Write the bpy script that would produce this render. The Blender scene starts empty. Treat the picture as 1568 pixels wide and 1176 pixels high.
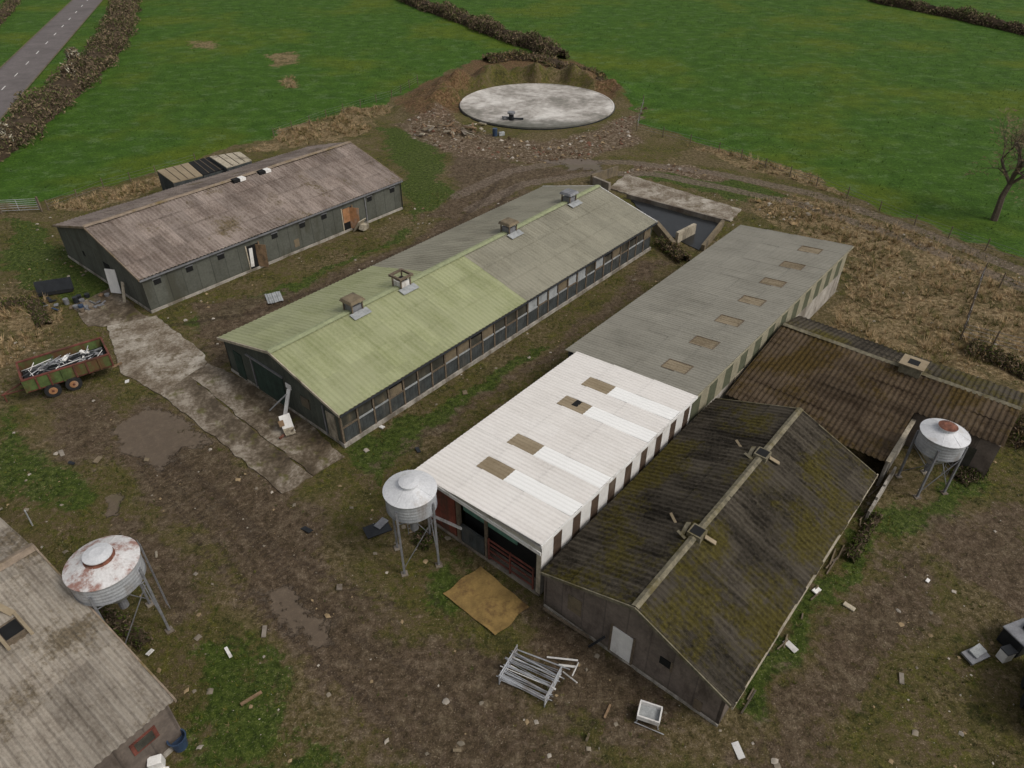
import bpy, math, random
import numpy as np
from mathutils import Vector, Matrix
random.seed(7); rng=np.random.default_rng(7)
R=math.radians
# ------------------------------------------------------------------ survey
CAMH=28.0; TH=math.atan(818/1094); ST,CT=math.sin(TH),math.cos(TH)
PHI=math.atan2(.7634,.6459)          # bearing of the farm buildings' long axis
def G(px,py,z=0.0):
    """site survey: aerial survey mark -> metres on the ground (height z)"""
    a=(px-784)/1094; b=(588-py)/1094; d=ST-CT*b
    return ((CAMH-z)*a/d,(CAMH-z)*(CT+ST*b)/d)
def GP(l,z=0.0): return np.array([G(x,y,z) for x,y in l])
def UV(u,v): return (.6459*u-.7634*v,.7634*u+.6459*v)
# ------------------------------------------------------------------ nodes
class NB:
    def __init__(s,name,rough=.85,spec=.3,metal=0):
        s.m=bpy.data.materials.new(name); s.m.use_nodes=True; s.nt=s.m.node_tree
        s.b=s.nt.nodes['Principled BSDF']; s.b.inputs['Roughness'].default_value=rough
        s.b.inputs['Specular IOR Level'].default_value=spec; s.b.inputs['Metallic'].default_value=metal
        s.tc=s.nt.nodes.new('ShaderNodeTexCoord'); s.co=s.tc.outputs['Object']
    def n(s,t): return s.nt.nodes.new(t)
    def put(s,sock,v):
        if isinstance(v,bpy.types.NodeSocket): s.nt.links.new(v,sock)
        elif isinstance(v,(tuple,list)):
            sock.default_value=(*v,1) if (len(v)==3 and sock.type=='RGBA') else v
        else: sock.default_value=v
    def scale(s,sc,co=None):
        k=s.n('ShaderNodeMapping'); s.put(k.inputs[0],co or s.co); k.inputs['Scale'].default_value=sc; return k.outputs[0]
    def noise(s,sc,det=6,ro=.6,co=None,dist=0):
        k=s.n('ShaderNodeTexNoise'); s.put(k.inputs['Vector'],co or s.co)
        k.inputs['Scale'].default_value=sc;k.inputs['Detail'].default_value=min(det,5);k.inputs['Roughness'].default_value=ro;k.inputs['Distortion'].default_value=dist
        return k.outputs[0]
    def voro(s,sc,co=None,feat='F1',out=0):
        k=s.n('ShaderNodeTexVoronoi'); k.feature=feat; s.put(k.inputs['Vector'],co or s.co); k.inputs['Scale'].default_value=sc; return k.outputs[out]
    def ramp(s,f,st):
        k=s.n('ShaderNodeValToRGB'); s.put(k.inputs[0],f); e=k.color_ramp.elements
        while len(e)<len(st): e.new(.5)
        for i,(p,c) in enumerate(st):
            e[i].position=p; e[i].color=(*c,1) if isinstance(c,(tuple,list)) else (c,c,c,1)
        return k.outputs[0]
    def math(s,op,a,b=0.0,clamp=False):
        k=s.n('ShaderNodeMath'); k.operation=op; k.use_clamp=clamp; s.put(k.inputs[0],a); s.put(k.inputs[1],b); return k.outputs[0]
    def mix(s,f,a,b,bl='MIX'):
        k=s.n('ShaderNodeMix'); k.data_type='RGBA'; k.blend_type=bl; s.put(k.inputs[0],f); s.put(k.inputs[6],a); s.put(k.inputs[7],b); return k.outputs[2]
    def sep(s,co=None):
        k=s.n('ShaderNodeSeparateXYZ'); s.put(k.inputs[0],co or s.co); return k.outputs
    def attr(s,nm):
        k=s.n('ShaderNodeAttribute'); k.attribute_name=nm; return k.outputs['Fac']
    def step(s,f,lo,hi):
        k=s.n('ShaderNodeMapRange'); k.interpolation_type='SMOOTHSTEP'; s.put(k.inputs[0],f); k.inputs[1].default_value=lo;k.inputs[2].default_value=hi; return k.outputs[0]
    def wn(s,v):
        k=s.n('ShaderNodeTexWhiteNoise'); k.noise_dimensions='1D'; s.put(k.inputs['W'],v); return k.outputs[0]
    def bump(s,h,st=.5,d=.05):
        k=s.n('ShaderNodeBump'); s.put(k.inputs['Height'],h); k.inputs['Strength'].default_value=st;k.inputs['Distance'].default_value=d
        s.nt.links.new(k.outputs[0],s.b.inputs['Normal'])
    def col(s,c): s.put(s.b.inputs['Base Color'],c); return s.m
def surf(name,c,var=.25,sc=1.5,rough=.85,spec=.3,metal=0,dirt=None,dirt_amt=.45,dsc=.8,bands=0,bump=.3):
    k=NB(name,rough,spec,metal)
    f=k.noise(sc,8,.65); g=k.noise(sc*9,4,.6)
    a=tuple(x*(1-var) for x in c); b=tuple(min(1,x*(1+var)) for x in c)
    col=k.ramp(f,[(.3,a),(.7,b)]); col=k.mix(.5,col,k.ramp(g,[(.3,.35),(.7,.65)]),'OVERLAY')
    if dirt:
        co=k.scale((1,1,.35)); d=k.step(k.noise(dsc,9,.7,co),.60-dirt_amt*.25,.80-dirt_amt*.25); col=k.mix(k.math('MULTIPLY',d,.85),col,dirt)
    if bands:
        o=k.sep(); w=k.math('DIVIDE',k.math('ADD',o[0],o[1]),bands)
        fl=k.math('FLOOR',w); col=k.mix(.22,col,k.ramp(k.wn(fl),[(0,.3),(1,.7)]),'OVERLAY')
        fr=k.math('FRACT',w); ed=k.step(fr,.0,.10); col=k.mix(k.math('MULTIPLY',k.math('SUBTRACT',1,ed),.35),col,(.01,.01,.01))
        lowz=k.step(k.math('ADD',o[2],k.math('MULTIPLY',f,.8)),.3,.9); col=k.mix(k.math('MULTIPLY',k.math('SUBTRACT',1,lowz),.6),col,(.05,.045,.025))
        k.bump(ed,.6,.02)
    elif bump: k.bump(g,bump,.02)
    return k.col(col)
def roofmat(name,stops,colw=1.0,colv=.35,moss=None,moss_t=.6,rough=.75,sheet=1.8,pits=None,streak=.5,spec=.3,mossamt=.8):
    k=NB(name,rough,spec)
    o=k.sep()
    n1=k.noise(.28,6,.6); n2=k.noise(1,7,.65,k.scale((2.6,.35,.35))); n3=k.noise(7,6,.7)
    f=k.math('ADD',k.math('ADD',k.math('MULTIPLY',n1,.4),k.math('MULTIPLY',n2,streak*.8)),k.math('MULTIPLY',n3,.6-streak*.4))
    c=k.ramp(f,stops)
    cell=k.math('ADD',k.math('FLOOR',k.math('DIVIDE',o[0],colw)),k.math('MULTIPLY',k.math('FLOOR',k.math('DIVIDE',o[1],sheet)),17.3))
    c=k.mix(colv,c,k.ramp(k.wn(cell),[(0,.32),(1,.68)]),'OVERLAY')
    if moss:
        m=k.step(k.math('ADD',k.math('MULTIPLY',k.noise(.33,3,.5),.6),k.math('MULTIPLY',k.noise(3.2,8,.75),.4)),moss_t-.05,moss_t+.06)
        c=k.mix(k.math('MULTIPLY',m,mossamt),c,k.ramp(n3,[(.35,tuple(x*.3 for x in moss)),(.65,tuple(x*1.2 for x in moss))]))
    if pits:
        p=k.step(k.noise(6,6,.8,k.scale((1.4,.8,1))),.62,.69); c=k.mix(k.math('MULTIPLY',p,.8),c,pits)
    k.bump(n3,.4,.02)
    return k.col(c)
# ------------------------------------------------------------------ mesh builder
class MB:
    def __init__(s): s.v=[];s.f=[];s.m=[];s.mats=[]
    def mi(s,mat):
        if mat not in s.mats: s.mats.append(mat)
        return s.mats.index(mat)
    def poly(s,pts,mat):
        i=len(s.v); s.v+= [tuple(p) for p in pts]; s.f.append(tuple(range(i,i+len(pts)))); s.m.append(s.mi(mat))
    def hexa(s,p,mat):
        i=len(s.v); s.v+=[tuple(q) for q in p]; k=s.mi(mat)
        for f in ((0,3,2,1),(4,5,6,7),(0,1,5,4),(1,2,6,5),(2,3,7,6),(3,0,4,7)):
            s.f.append(tuple(i+j for j in f)); s.m.append(k)
    def box(s,x0,x1,y0,y1,z0,z1,mat):
        s.hexa([(x0,y0,z0),(x1,y0,z0),(x1,y1,z0),(x0,y1,z0),(x0,y0,z1),(x1,y0,z1),(x1,y1,z1),(x0,y1,z1)],mat)
    def obox(s,c,sz,rot,mat):
        M=Matrix.Translation(c)@(Matrix.Rotation(rot[2],4,'Z')@Matrix.Rotation(rot[1],4,'Y')@Matrix.Rotation(rot[0],4,'X'))
        a,b,d=sz[0]/2,sz[1]/2,sz[2]/2
        s.hexa([M@Vector(p) for p in ((-a,-b,-d),(a,-b,-d),(a,b,-d),(-a,b,-d),(-a,-b,d),(a,-b,d),(a,b,d),(-a,b,d))],mat)
    def cyl(s,p0,p1,r0,r1,n,mat,cap=True):
        p0=Vector(p0);p1=Vector(p1);d=(p1-p0)
        if d.length<1e-6: return
        d.normalize(); a=d.orthogonal().normalized(); b=d.cross(a); i=len(s.v); k=s.mi(mat)
        for P,r in((p0,r0),(p1,r1)):
            for j in range(n):
                t=2*math.pi*j/n; s.v.append(tuple(P+a*(r*math.cos(t))+b*(r*math.sin(t))))
        for j in range(n):
            s.f.append((i+j,i+(j+1)%n,i+n+(j+1)%n,i+n+j)); s.m.append(k)
        if cap:
            s.f.append(tuple(i+j for j in reversed(range(n)))); s.m.append(k)
            s.f.append(tuple(i+n+j for j in range(n))); s.m.append(k)
    def lathe(s,c,prof,n,mat):
        i=len(s.v); k=s.mi(mat); m=len(prof)
        for r,z in prof:
            for j in range(n):
                t=2*math.pi*j/n; s.v.append((c[0]+r*math.cos(t),c[1]+r*math.sin(t),c[2]+z))
        for q in range(m-1):
            for j in range(n):
                s.f.append((i+q*n+j,i+q*n+(j+1)%n,i+(q+1)*n+(j+1)%n,i+(q+1)*n+j)); s.m.append(k)
    def corr(s,x0,x1,y0,z0,y1,z1,mat,period=.3,amp=.035,rows=3,sag=0.0,rag=0.0):
        """profiled sheeting: ribs run from eave (y0,z0) to ridge (y1,z1); lapped rows"""
        n=max(4,int(round((x1-x0)/(period/4)))); k=s.mi(mat); prof=(0,1,1,0)
        for r in range(rows):
            t0=r/rows; t1=min(1,(r+1)/rows+.02); i=len(s.v); cj={}
            for q in range(n+1):
                x=x0+(x1-x0)*q/n; h=prof[q%4]*amp; sh=int((x-x0)/1.0)
                if sh not in cj: cj[sh]=(random.uniform(-1,1),random.uniform(0,1))
                e=cj[sh][0]*sag*.25; rg=cj[sh][1]*rag if r==0 else 0
                sg=sag*(math.sin(x*.7+r)+math.sin(x*.23+2))*.6
                for t,l in((t0,.035 if r else 0.0),(t1,0)):
                    y=y0+(y1-y0)*t; z=z0+(z1-z0)*t
                    if t==t0: y-= (1 if y1>y0 else -1)*rg
                    s.v.append((x,y,z+h+l+e+sg))
            for q in range(n):
                a=i+2*q; s.f.append((a,a+2,a+3,a+1)); s.m.append(k)
    def ridge(s,x0,x1,y,z,w,dz,mat,seg=1.2):
        n=max(1,int((x1-x0)/seg))
        for q in range(n):
            a=x0+(x1-x0)*q/n; b=x0+(x1-x0)*(q+1)/n+.03; l=random.uniform(0,.03)
            s.poly([(a,y-w,z-dz+l),(b,y-w,z-dz+l),(b,y,z+l),(a,y,z+l)],mat); s.poly([(a,y,z+l),(b,y,z+l),(b,y+w,z-dz+l),(a,y+w,z-dz+l)],mat)
    def obj(s,name,parent=None,o=(0,0,0),loc=None,rot=0,bevel=0,smooth=False):
        me=bpy.data.meshes.new(name); me.from_pydata([(a-o[0],b-o[1],c-o[2]) for a,b,c in s.v],[],s.f)
        for m in s.mats: me.materials.append(m)
        me.polygons.foreach_set('material_index',s.m)
        if smooth: me.polygons.foreach_set('use_smooth',[True]*len(s.f))
        me.update(); ob=bpy.data.objects.new(name,me); bpy.context.collection.objects.link(ob)
        if parent: ob.parent=parent
        if loc is not None: ob.location=loc; ob.rotation_euler=(0,0,rot)
        if bevel:
            b=ob.modifiers.new('b','BEVEL'); b.width=bevel; b.segments=2; b.limit_method='ANGLE'
        return ob
def empty(name,loc,rot=0):
    e=bpy.data.objects.new(name,None); e.location=loc; e.rotation_euler=(0,0,rot); bpy.context.collection.objects.link(e); return e
def bldg(name,u,v):
    x,y=UV(u,v); return empty(name,(x,y,0),PHI)
# ------------------------------------------------------------------ materials
M={}
M['groof1']=roofmat('green_sheet_roof',[(.34,(.155,.172,.078)),(.5,(.235,.25,.122)),(.64,(.30,.31,.175))],rough=.6,colv=.2)
M['groof2']=roofmat('faded_green_sheet_roof',[(.34,(.115,.108,.075)),(.5,(.185,.172,.127)),(.64,(.245,.23,.175))],rough=.65,colv=.22)
M['wgrey']=roofmat('grey_sheet_roof',[(.34,(.14,.13,.102)),(.5,(.20,.187,.152)),(.66,(.25,.235,.195))],rough=.6,colv=.14)
M['wwhite']=roofmat('white_sheet_roof',[(.34,(.53,.48,.44)),(.5,(.66,.62,.58)),(.66,(.74,.70,.66))],rough=.55,colv=.08)
M['wbright']=roofmat('new_white_sheet',[(.3,(.78,.765,.74)),(.7,(.86,.845,.82))],rough=.5,colv=.03)
M['barnroof']=roofmat('fibre_cement_roof',[(.36,(.065,.047,.038)),(.46,(.115,.085,.07)),(.55,(.165,.128,.106)),(.66,(.27,.22,.19))],colv=.42,moss=(.12,.085,.03),moss_t=.58,pits=(.25,.21,.175))
M['mossroof']=roofmat('mossy_fibre_cement_roof',[(.36,(.006,.0055,.0045)),(.5,(.018,.015,.011)),(.64,(.065,.055,.042))],colv=.55,moss=(.078,.064,.008),moss_t=.52,rough=.95,pits=(.115,.105,.082),spec=.1,mossamt=.75)
M['brownroof']=roofmat('brown_mossy_roof',[(.36,(.010,.007,.005)),(.5,(.032,.021,.012)),(.64,(.08,.058,.038))],colv=.5,moss=(.068,.044,.009),moss_t=.53,rough=.95,pits=(.115,.10,.078),spec=.1)
M['leftroof']=roofmat('weathered_cement_roof',[(.36,(.08,.063,.048)),(.5,(.175,.146,.115)),(.64,(.30,.262,.215))],colv=.42,moss=(.13,.095,.05),moss_t=.57,pits=(.35,.32,.27))
M['rooflight']=roofmat('dirty_rooflight_sheet',[(.3,(.14,.10,.055)),(.5,(.22,.17,.105)),(.7,(.30,.24,.16))],colv=.1)
M['rooflight2']=roofmat('brown_rooflight_sheet',[(.35,(.085,.06,.036)),(.5,(.15,.115,.07)),(.65,(.26,.21,.14))],colv=.1)
M['cap']=surf('ridge_cap',(.26,.28,.16),.2,3)
M['capm']=surf('mossy_ridge_cap',(.16,.14,.095),.5,4,dirt=(.09,.07,.02))
M['capb']=surf('barn_ridge_cap',(.22,.17,.125),.3,3,dirt=(.14,.10,.035))
M['barnwall']=surf('grey_barn_cladding',(.088,.09,.074),.15,.7,bands=1.2,dirt=(.06,.058,.042))
M['dkwall']=surf('tarred_board',(.045,.05,.05),.4,1.5,bands=.25,dirt=(.09,.085,.075))
M['gwall']=surf('green_gable_sheet',(.058,.065,.052),.25,1,bands=.3,dirt=(.09,.09,.07))
M['gdoor']=surf('dark_green_door',(.022,.04,.03),.3,2,bands=.5)
M['ply']=surf('weathered_ply',(.20,.13,.075),.4,3,dirt=(.06,.045,.03))
M['orply']=surf('orange_board',(.30,.15,.07),.3,3,dirt=(.35,.3,.25))
M['wood']=surf('old_timber',(.13,.10,.07),.4,5)
M['pale']=surf('pale_timber',(.38,.33,.25),.3,5,dirt=(.12,.1,.07))
M['white']=surf('white_paint',(.70,.68,.65),.1,2,rough=.5,dirt=(.3,.26,.22),dirt_amt=.3)
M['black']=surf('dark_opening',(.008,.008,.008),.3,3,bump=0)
M['glass']=surf('dirty_window',(.05,.048,.04),.4,2,rough=.35,dirt=(.15,.12,.08))
M['panel']=surf('pale_panel',(.30,.31,.31),.3,2)
M['tanpanel']=surf('tan_vent_board',(.16,.125,.08),.3,2,dirt=(.07,.06,.045))
M['conc']=surf('concrete',(.22,.19,.155),.35,.9,rough=.8,dirt=(.09,.065,.045),dirt_amt=.7,dsc=.4)
M['concw']=surf('whitened_block',(.34,.31,.27),.3,1.2,dirt=(.12,.1,.075),dirt_amt=.7)
M['red']=surf('red_corrugated_sheet',(.20,.055,.035),.3,2,bands=.2,dirt=(.08,.05,.035))
M['brown']=surf('brown_translucent_sheet',(.07,.045,.03),.3,2,dirt=(.14,.11,.08))
M['stgreen']=surf('olive_wall_sheet',(.085,.09,.055),.2,2)
M['sttan']=surf('tan_wall_sheet',(.26,.235,.165),.2,2)
M['mwall']=surf('old_cement_wall_board',(.15,.12,.10),.35,.8,bands=1.1,dirt=(.06,.045,.035))
M['galv']=surf('galvanised_steel',(.42,.43,.45),.2,2,rough=.45,metal=.35,dirt=(.25,.22,.2))
M['galvd']=surf('dull_steel',(.20,.20,.21),.3,3,rough=.5,metal=.3)
M['silotop']=surf('silo_roof_sheet',(.58,.58,.59),.1,1.2,rough=.5,metal=.15,dirt=(.40,.36,.32),dirt_amt=.4)
M['rust']=surf('rust',(.15,.06,.038),.6,4,dirt=(.3,.24,.2))
M['rusty']=surf('rust_streaked_silo_sheet',(.58,.56,.55),.1,1.2,rough=.5,metal=.1,dirt=(.23,.085,.05),dirt_amt=.62,dsc=1.6)
M['rsheet']=surf('rusty_ground_sheet',(.21,.135,.045),.35,1.2,dirt=(.09,.05,.02),bump=.4)
M['tgreen']=surf('trailer_green_paint',(.07,.10,.03),.4,2,dirt=(.10,.04,.02),dirt_amt=.6)
M['tred']=surf('trailer_rust_red',(.13,.042,.03),.4,2,dirt=(.05,.03,.02))
M['tyre']=surf('tyre_rubber',(.02,.02,.02),.3,4)
M['blue']=surf('blue_plastic',(.03,.05,.09),.2,3,rough=.4)
M['dark']=surf('dark_plastic',(.02,.022,.025),.3,3,rough=.4)
M['cream']=surf('cream_paint',(.45,.40,.28),.15,2,dirt=(.15,.1,.06))
M['teal']=surf('green_curtain',(.08,.17,.13),.3,3)
M['water']=surf('slurry_water',(.016,.017,.018),.3,.8,rough=.25,spec=.3,bump=0)
M['bark']=surf('bark',(.09,.068,.05),.4,6)
# ------------------------------------------------------------------ ground masks
def segd(P,A,B):
    d=B-A; t=np.clip(((P-A)@d)/(d@d+1e-9),0,1); return np.hypot(*(P-(A+t[:,None]*d)).T)
def polymask(P,poly,soft=1.0):
    poly=np.asarray(poly,float); out=np.zeros(len(P))
    lo=poly.min(0)-soft-.5; hi=poly.max(0)+soft+.5
    ix=np.where((P[:,0]>lo[0])&(P[:,0]<hi[0])&(P[:,1]>lo[1])&(P[:,1]<hi[1]))[0]
    if not len(ix): return out
    Q=P[ix]; ins=np.zeros(len(Q),bool); D=np.full(len(Q),1e9); n=len(poly)
    for i in range(n):
        A=poly[i];B=poly[(i+1)%n]; D=np.minimum(D,segd(Q,A,B))
        c=((A[1]>Q[:,1])!=(B[1]>Q[:,1])); xx=(B[0]-A[0])*(Q[:,1]-A[1])/((B[1]-A[1])+1e-12)+A[0]
        ins^=(c&(Q[:,0]<xx))
    t=np.clip(.5+np.where(ins,D,-D)/(2*soft),0,1); out[ix]=t*t*(3-2*t); return out
def linemask(P,line,w,soft=.5):
    line=np.asarray(line,float); out=np.zeros(len(P)); lo=line.min(0)-w-soft-1; hi=line.max(0)+w+soft+1
    ix=np.where((P[:,0]>lo[0])&(P[:,0]<hi[0])&(P[:,1]>lo[1])&(P[:,1]<hi[1]))[0]
    if not len(ix): return out
    Q=P[ix]; D=np.full(len(Q),1e9)
    for i in range(len(line)-1): D=np.minimum(D,segd(Q,line[i],line[i+1]))
    t=np.clip(.5-(D-w)/(2*soft),0,1); out[ix]=t*t*(3-2*t); return out
def wob(P,s,a,ph=0):
    x,y=P[:,0],P[:,1]
    return a*(np.sin(x*s+1.3*np.sin(y*s*.7+ph))+np.sin(y*s*1.13+1.7*np.sin(x*s*.8+ph*2))+.6*np.sin((x+y)*s*2.1+ph))
YARD=[(-400,330),(0,312),(80,306),(180,282),(330,232),(400,215),(470,190),(540,172),(610,148),(680,112),(760,82),(880,92),(950,140),(985,190),(1100,225),(1250,278),(1400,338),(1568,395),(2100,560),(2100,1500),(784,1500),(-700,1500)]
MUD=[([(160,640),(250,612),(432,757),(490,800),(540,880),(600,960),(700,1010),(760,1080),(740,1176),(600,1200),(540,1100),(470,1040),(400,950),(330,850),(250,770),(170,700)],2.0),
 ([(600,960),(720,1000),(840,1090),(960,1176),(700,1260),(560,1120)],1.8),
 ([(330,560),(270,470),(445,445),(560,400),(700,330),(820,285),(840,300),(560,425),(430,490)],1.2),
 ([(690,230),(760,245),(850,255),(930,262),(820,282),(700,335),(660,330),(700,280)],1.8),
 ([(560,720),(720,620),(860,530),(990,400),(1040,400),(860,545),(680,670)],1.6),
 ([(1160,1120),(1270,960),(1330,870),(1440,860),(1430,960),(1310,1080),(1200,1200),(1120,1200)],1.8),
 ([(1400,780),(1500,790),(1568,780),(1700,900),(1568,960),(1450,870)],2.0),
 ([(60,600),(170,600),(190,700),(90,720)],1.8),([(150,760),(260,800),(340,900),(250,940),(200,860)],1.6),([(820,930),(900,960),(1000,1080),(860,1100)],1.5),
 ([(860,930),(1080,1120),(1010,1176),(850,1060)],1.6),([(0,980),(60,990),(60,1100)],1)]
TAN=[([(1150,300),(1260,305),(1420,365),(1568,430),(1800,520),(1800,640),(1568,600),(1400,565),(1270,520),(1300,400),(1180,345)],1.5),
 ([(-200,440),(60,450),(95,490),(70,530),(0,560),(-200,600)],1.0),
 ([(375,235),(430,200),(540,165),(600,160),(560,205),(480,222)],1.2),
 ([(75,318),(180,288),(250,268),(245,285),(120,325)],.7),
 ([(1060,222),(1150,238),(1300,290),(1290,300),(1130,255)],.8),
 ([(412,82),(450,78),(455,96),(422,102)],2.2),([(428,122),(455,120),(454,134),(432,136)],2),([(288,62),(335,64),(325,76),(292,74)],3)]
LUSH=[([(255,990),(430,1010),(470,1080),(380,1176),(280,1176),(270,1060)],1.8),
 ([(1310,780),(1400,750),(1500,700),(1540,740),(1400,830),(1330,840)],1.4),
 ([(1110,1080),(1200,960),(1300,820),(1330,840),(1220,1020),(1170,1110)],.7),
 ([(260,500),(420,440),(560,385),(620,345),(640,350),(430,455),(300,510)],.7),
 ([(540,680),(700,600),(830,520),(860,520),(700,640),(570,740)],.8),
 ([(570,190),(680,215),(690,300),(640,345),(610,270)],1.4),
 ([(0,330),(80,350),(200,470),(90,455),(0,420)],1.2),
 ([(980,270),(1130,310),(1200,300),(1130,275),(1000,262)],.6),([(0,620),(90,700),(140,760),(60,800),(0,760)],1.6),
 ([(640,860),(720,870),(700,940),(630,930)],1.2),([(400,1120),(520,1120),(560,1200),(380,1200)],1.4)]
WET=[([(163,655),(215,632),(300,650),(318,685),(250,702),(190,685)],1.0),([(148,752),(190,752),(205,785),(170,797)],.6),
 ([(415,905),(470,900),(505,960),(470,985),(425,950)],1.3),([(835,240),(905,246),(930,262),(880,262)],1.2)]
GRAV=[([(600,190),(690,170),(720,205),(850,215),(950,180),(985,165),(975,225),(880,250),(720,245),(640,215)],1.6),
 ([(960,245),(1100,262),(1110,275),(960,262)],.6)]
ORNG=[([(595,160),(650,125),(690,112),(730,92),(820,85),(900,100),(950,140),(940,160),(880,125),(800,115),(740,125),(705,150),(700,185),(640,190)],1.4)]
TRK=[([(700,300),(780,262),(860,248),(960,248),(1100,266),(1250,298),(1400,350),(1568,416),(1800,520)],.75),([(720,320),(800,282),(900,266),(1000,266),(1100,286),(1230,314),(1380,364),(1568,440),(1800,548)],.7)]
RUT=[([(240,660),(330,760),(430,880),(560,990),(700,1080),(780,1200)],.12),([(215,670),(300,780),(390,900),(500,1020),(620,1120),(680,1200)],.12),
 ([(255,665),(345,770),(450,880),(520,940)],.1),([(190,670),(280,790),(360,890),(420,960)],.1),([(205,655),(320,745),(440,850),(620,940)],.12),([(225,668),(315,770),(410,890),(540,1010),(660,1110)],.1),
 ([(260,500),(420,470),(560,412),(700,345),(760,280)],.25),([(300,540),(440,490),(580,425),(720,350),(790,285)],.25),
 ([(640,900),(720,1000),(800,1040),(900,1120)],.12)]
YARDw=GP(YARD)
CEN=np.array([3.4,101.0])
def gz(P):
    d=P-CEN; r=np.hypot(*d.T)+1e-6; w=np.clip(((d/r[:,None])@np.array([-.45,.89]))*.9+.35,0,1)
    th=np.arctan2(d[:,1],d[:,0]); r=r+.8*np.sin(th*9)+.5*np.sin(th*17+1)
    b=np.clip((r-11.5)/1.6,0,1)*np.clip((19-r)/5.5,0,1)
    z=2.1*w*b*(1+.25*np.sin(th*13))+.25*w*b*np.sin(P[:,0]*2.3+np.sin(P[:,1]*1.7))
    near=np.clip((150-P[:,1])/60,0,1)
    return z+near*wob(P,.9,.010,1)-.01
def zones(P):
    Pw=P+np.stack([wob(P,.55,.4,.3)+wob(P,1.9,.15,1),wob(P,.6,.4,2.)+wob(P,2.1,.15,2)],1)
    Z={}
    Z['yard']=polymask(Pw,YARDw,1.2)
    for nm,l in(('mud',MUD),('tan',TAN),('lush',LUSH),('wet',WET),('grav',GRAV),('orng',ORNG)):
        a=np.zeros(len(P))
        for p,s in l: a=np.maximum(a,polymask(Pw,GP(p),s))
        Z[nm]=a
    a=np.zeros(len(P))
    for p,w in TRK: a=np.maximum(a,linemask(P,GP(p),w,.4))
    Z['trk']=a; a=np.zeros(len(P))
    for p,w in RUT: a=np.maximum(a,linemask(P+np.stack([wob(P,.5,.15),wob(P,.6,.15)],1),GP(p),w,.15))
    Z['rut']=a
    return Z
def axis(segs):
    o=[]
    for a,b,st in segs: o+=list(np.arange(a,b,st))
    return np.array(o+[segs[-1][1]])
xs=axis([(-1500,-300,100),(-300,-120,8),(-120,-50,1),(-50,50,.25),(50,130,1),(130,300,8),(300,1500,100)])
ys=axis([(-1200,-50,60),(-50,5,4),(5,70,.25),(70,130,.5),(130,200,1.2),(200,400,10),(400,2000,100)])
gx,gy=np.meshgrid(xs,ys); P=np.stack([gx.ravel(),gy.ravel()],1)
Z=zones(P); zz=gz(P); nx,ny=len(xs),len(ys)
zz=zz-.06*Z['rut']*(P[:,1]<80)-.03*Z['wet']+(.035*rng.normal(size=len(P))*Z['mud']*(P[:,1]<80))*(1-Z['wet'])
me=bpy.data.meshes.new('ground')
idx=np.arange(nx*ny).reshape(ny,nx); q=np.stack([idx[:-1,:-1],idx[:-1,1:],idx[1:,1:],idx[1:,:-1]],-1).reshape(-1,4)
me.vertices.add(nx*ny); me.vertices.foreach_set('co',np.column_stack([P,zz]).ravel())
me.loops.add(q.size); me.loops.foreach_set('vertex_index',q.ravel().astype(np.int32))
me.polygons.add(len(q)); me.polygons.foreach_set('loop_start',np.arange(0,q.size,4,dtype=np.int32)); me.polygons.foreach_set('loop_total',np.full(len(q),4,np.int32))
me.polygons.foreach_set('use_smooth',np.ones(len(q),bool))
me.update(calc_edges=True)
for k_,a in Z.items():
    at=me.attributes.new(k_,'FLOAT','POINT'); at.data.foreach_set('value',a.astype(np.float32))
ground=bpy.data.objects.new('ground',me); bpy.context.collection.objects.link(ground)
# ground shader
k=NB('ground_surface',.9,.15)
nL=k.noise(.045,4,.55); nM=k.noise(.45,8,.65); nF=k.noise(3.2,8,.7); nG=k.noise(14,5,.7); nE=k.noise(1.3,9,.7)
def msk(nm,k1=.9,lo=.38,hi=.62,nn=None):
    a=k.attr(nm); return k.step(k.math('ADD',a,k.math('MULTIPLY',k.math('SUBTRACT',nn or nE,.5),k1)),lo,hi)
fieldf=k.math('ADD',k.math('MULTIPLY',nM,.45),k.math('MULTIPLY',nF,.55))
field=k.ramp(fieldf,[(.34,(.018,.045,.004)),(.48,(.036,.084,.007)),(.58,(.058,.118,.012)),(.7,(.11,.175,.045))])
field=k.mix(k.math('MULTIPLY',k.step(nL,.48,.64),.8),field,k.ramp(fieldf,[(.34,(.040,.068,.004)),(.66,(.115,.148,.010))]))
ng=k.step(k.noise(.35,6,.75,k.scale((1,1.4,1))),.52,.64)
field=k.mix(k.math('MULTIPLY',ng,.6),field,k.ramp(nF,[(.35,(.050,.090,.022)),(.65,(.13,.19,.075))]))
field=k.mix(.6,field,k.ramp(nG,[(.3,.26),(.7,.72)]),'OVERLAY')
rf=k.math('ADD',k.math('MULTIPLY',nM,.45),k.math('MULTIPLY',nF,.55))
rough=k.ramp(rf,[(.36,(.030,.030,.009)),(.43,(.056,.054,.015)),(.50,(.090,.076,.024)),(.57,(.105,.077,.042)),(.66,(.19,.145,.09))])
rough=k.mix(k.math('MULTIPLY',k.step(nE,.50,.60),.75),rough,k.ramp(nF,[(.35,(.045,.053,.009)),(.65,(.125,.115,.018))]))
rough=k.mix(k.math('MULTIPLY',k.step(k.noise(.16,4,.6),.46,.60),.75),rough,k.ramp(nF,[(.36,(.055,.043,.018)),(.5,(.115,.085,.042)),(.64,(.20,.155,.095))]))
mud=k.ramp(k.math('ADD',k.math('MULTIPLY',nE,.5),k.math('MULTIPLY',nF,.5)),[(.36,(.036,.024,.015)),(.5,(.090,.062,.041)),(.62,(.165,.124,.088))])
tan=k.ramp(nF,[(.36,(.085,.058,.026)),(.5,(.19,.135,.07)),(.64,(.33,.25,.145))])
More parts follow.
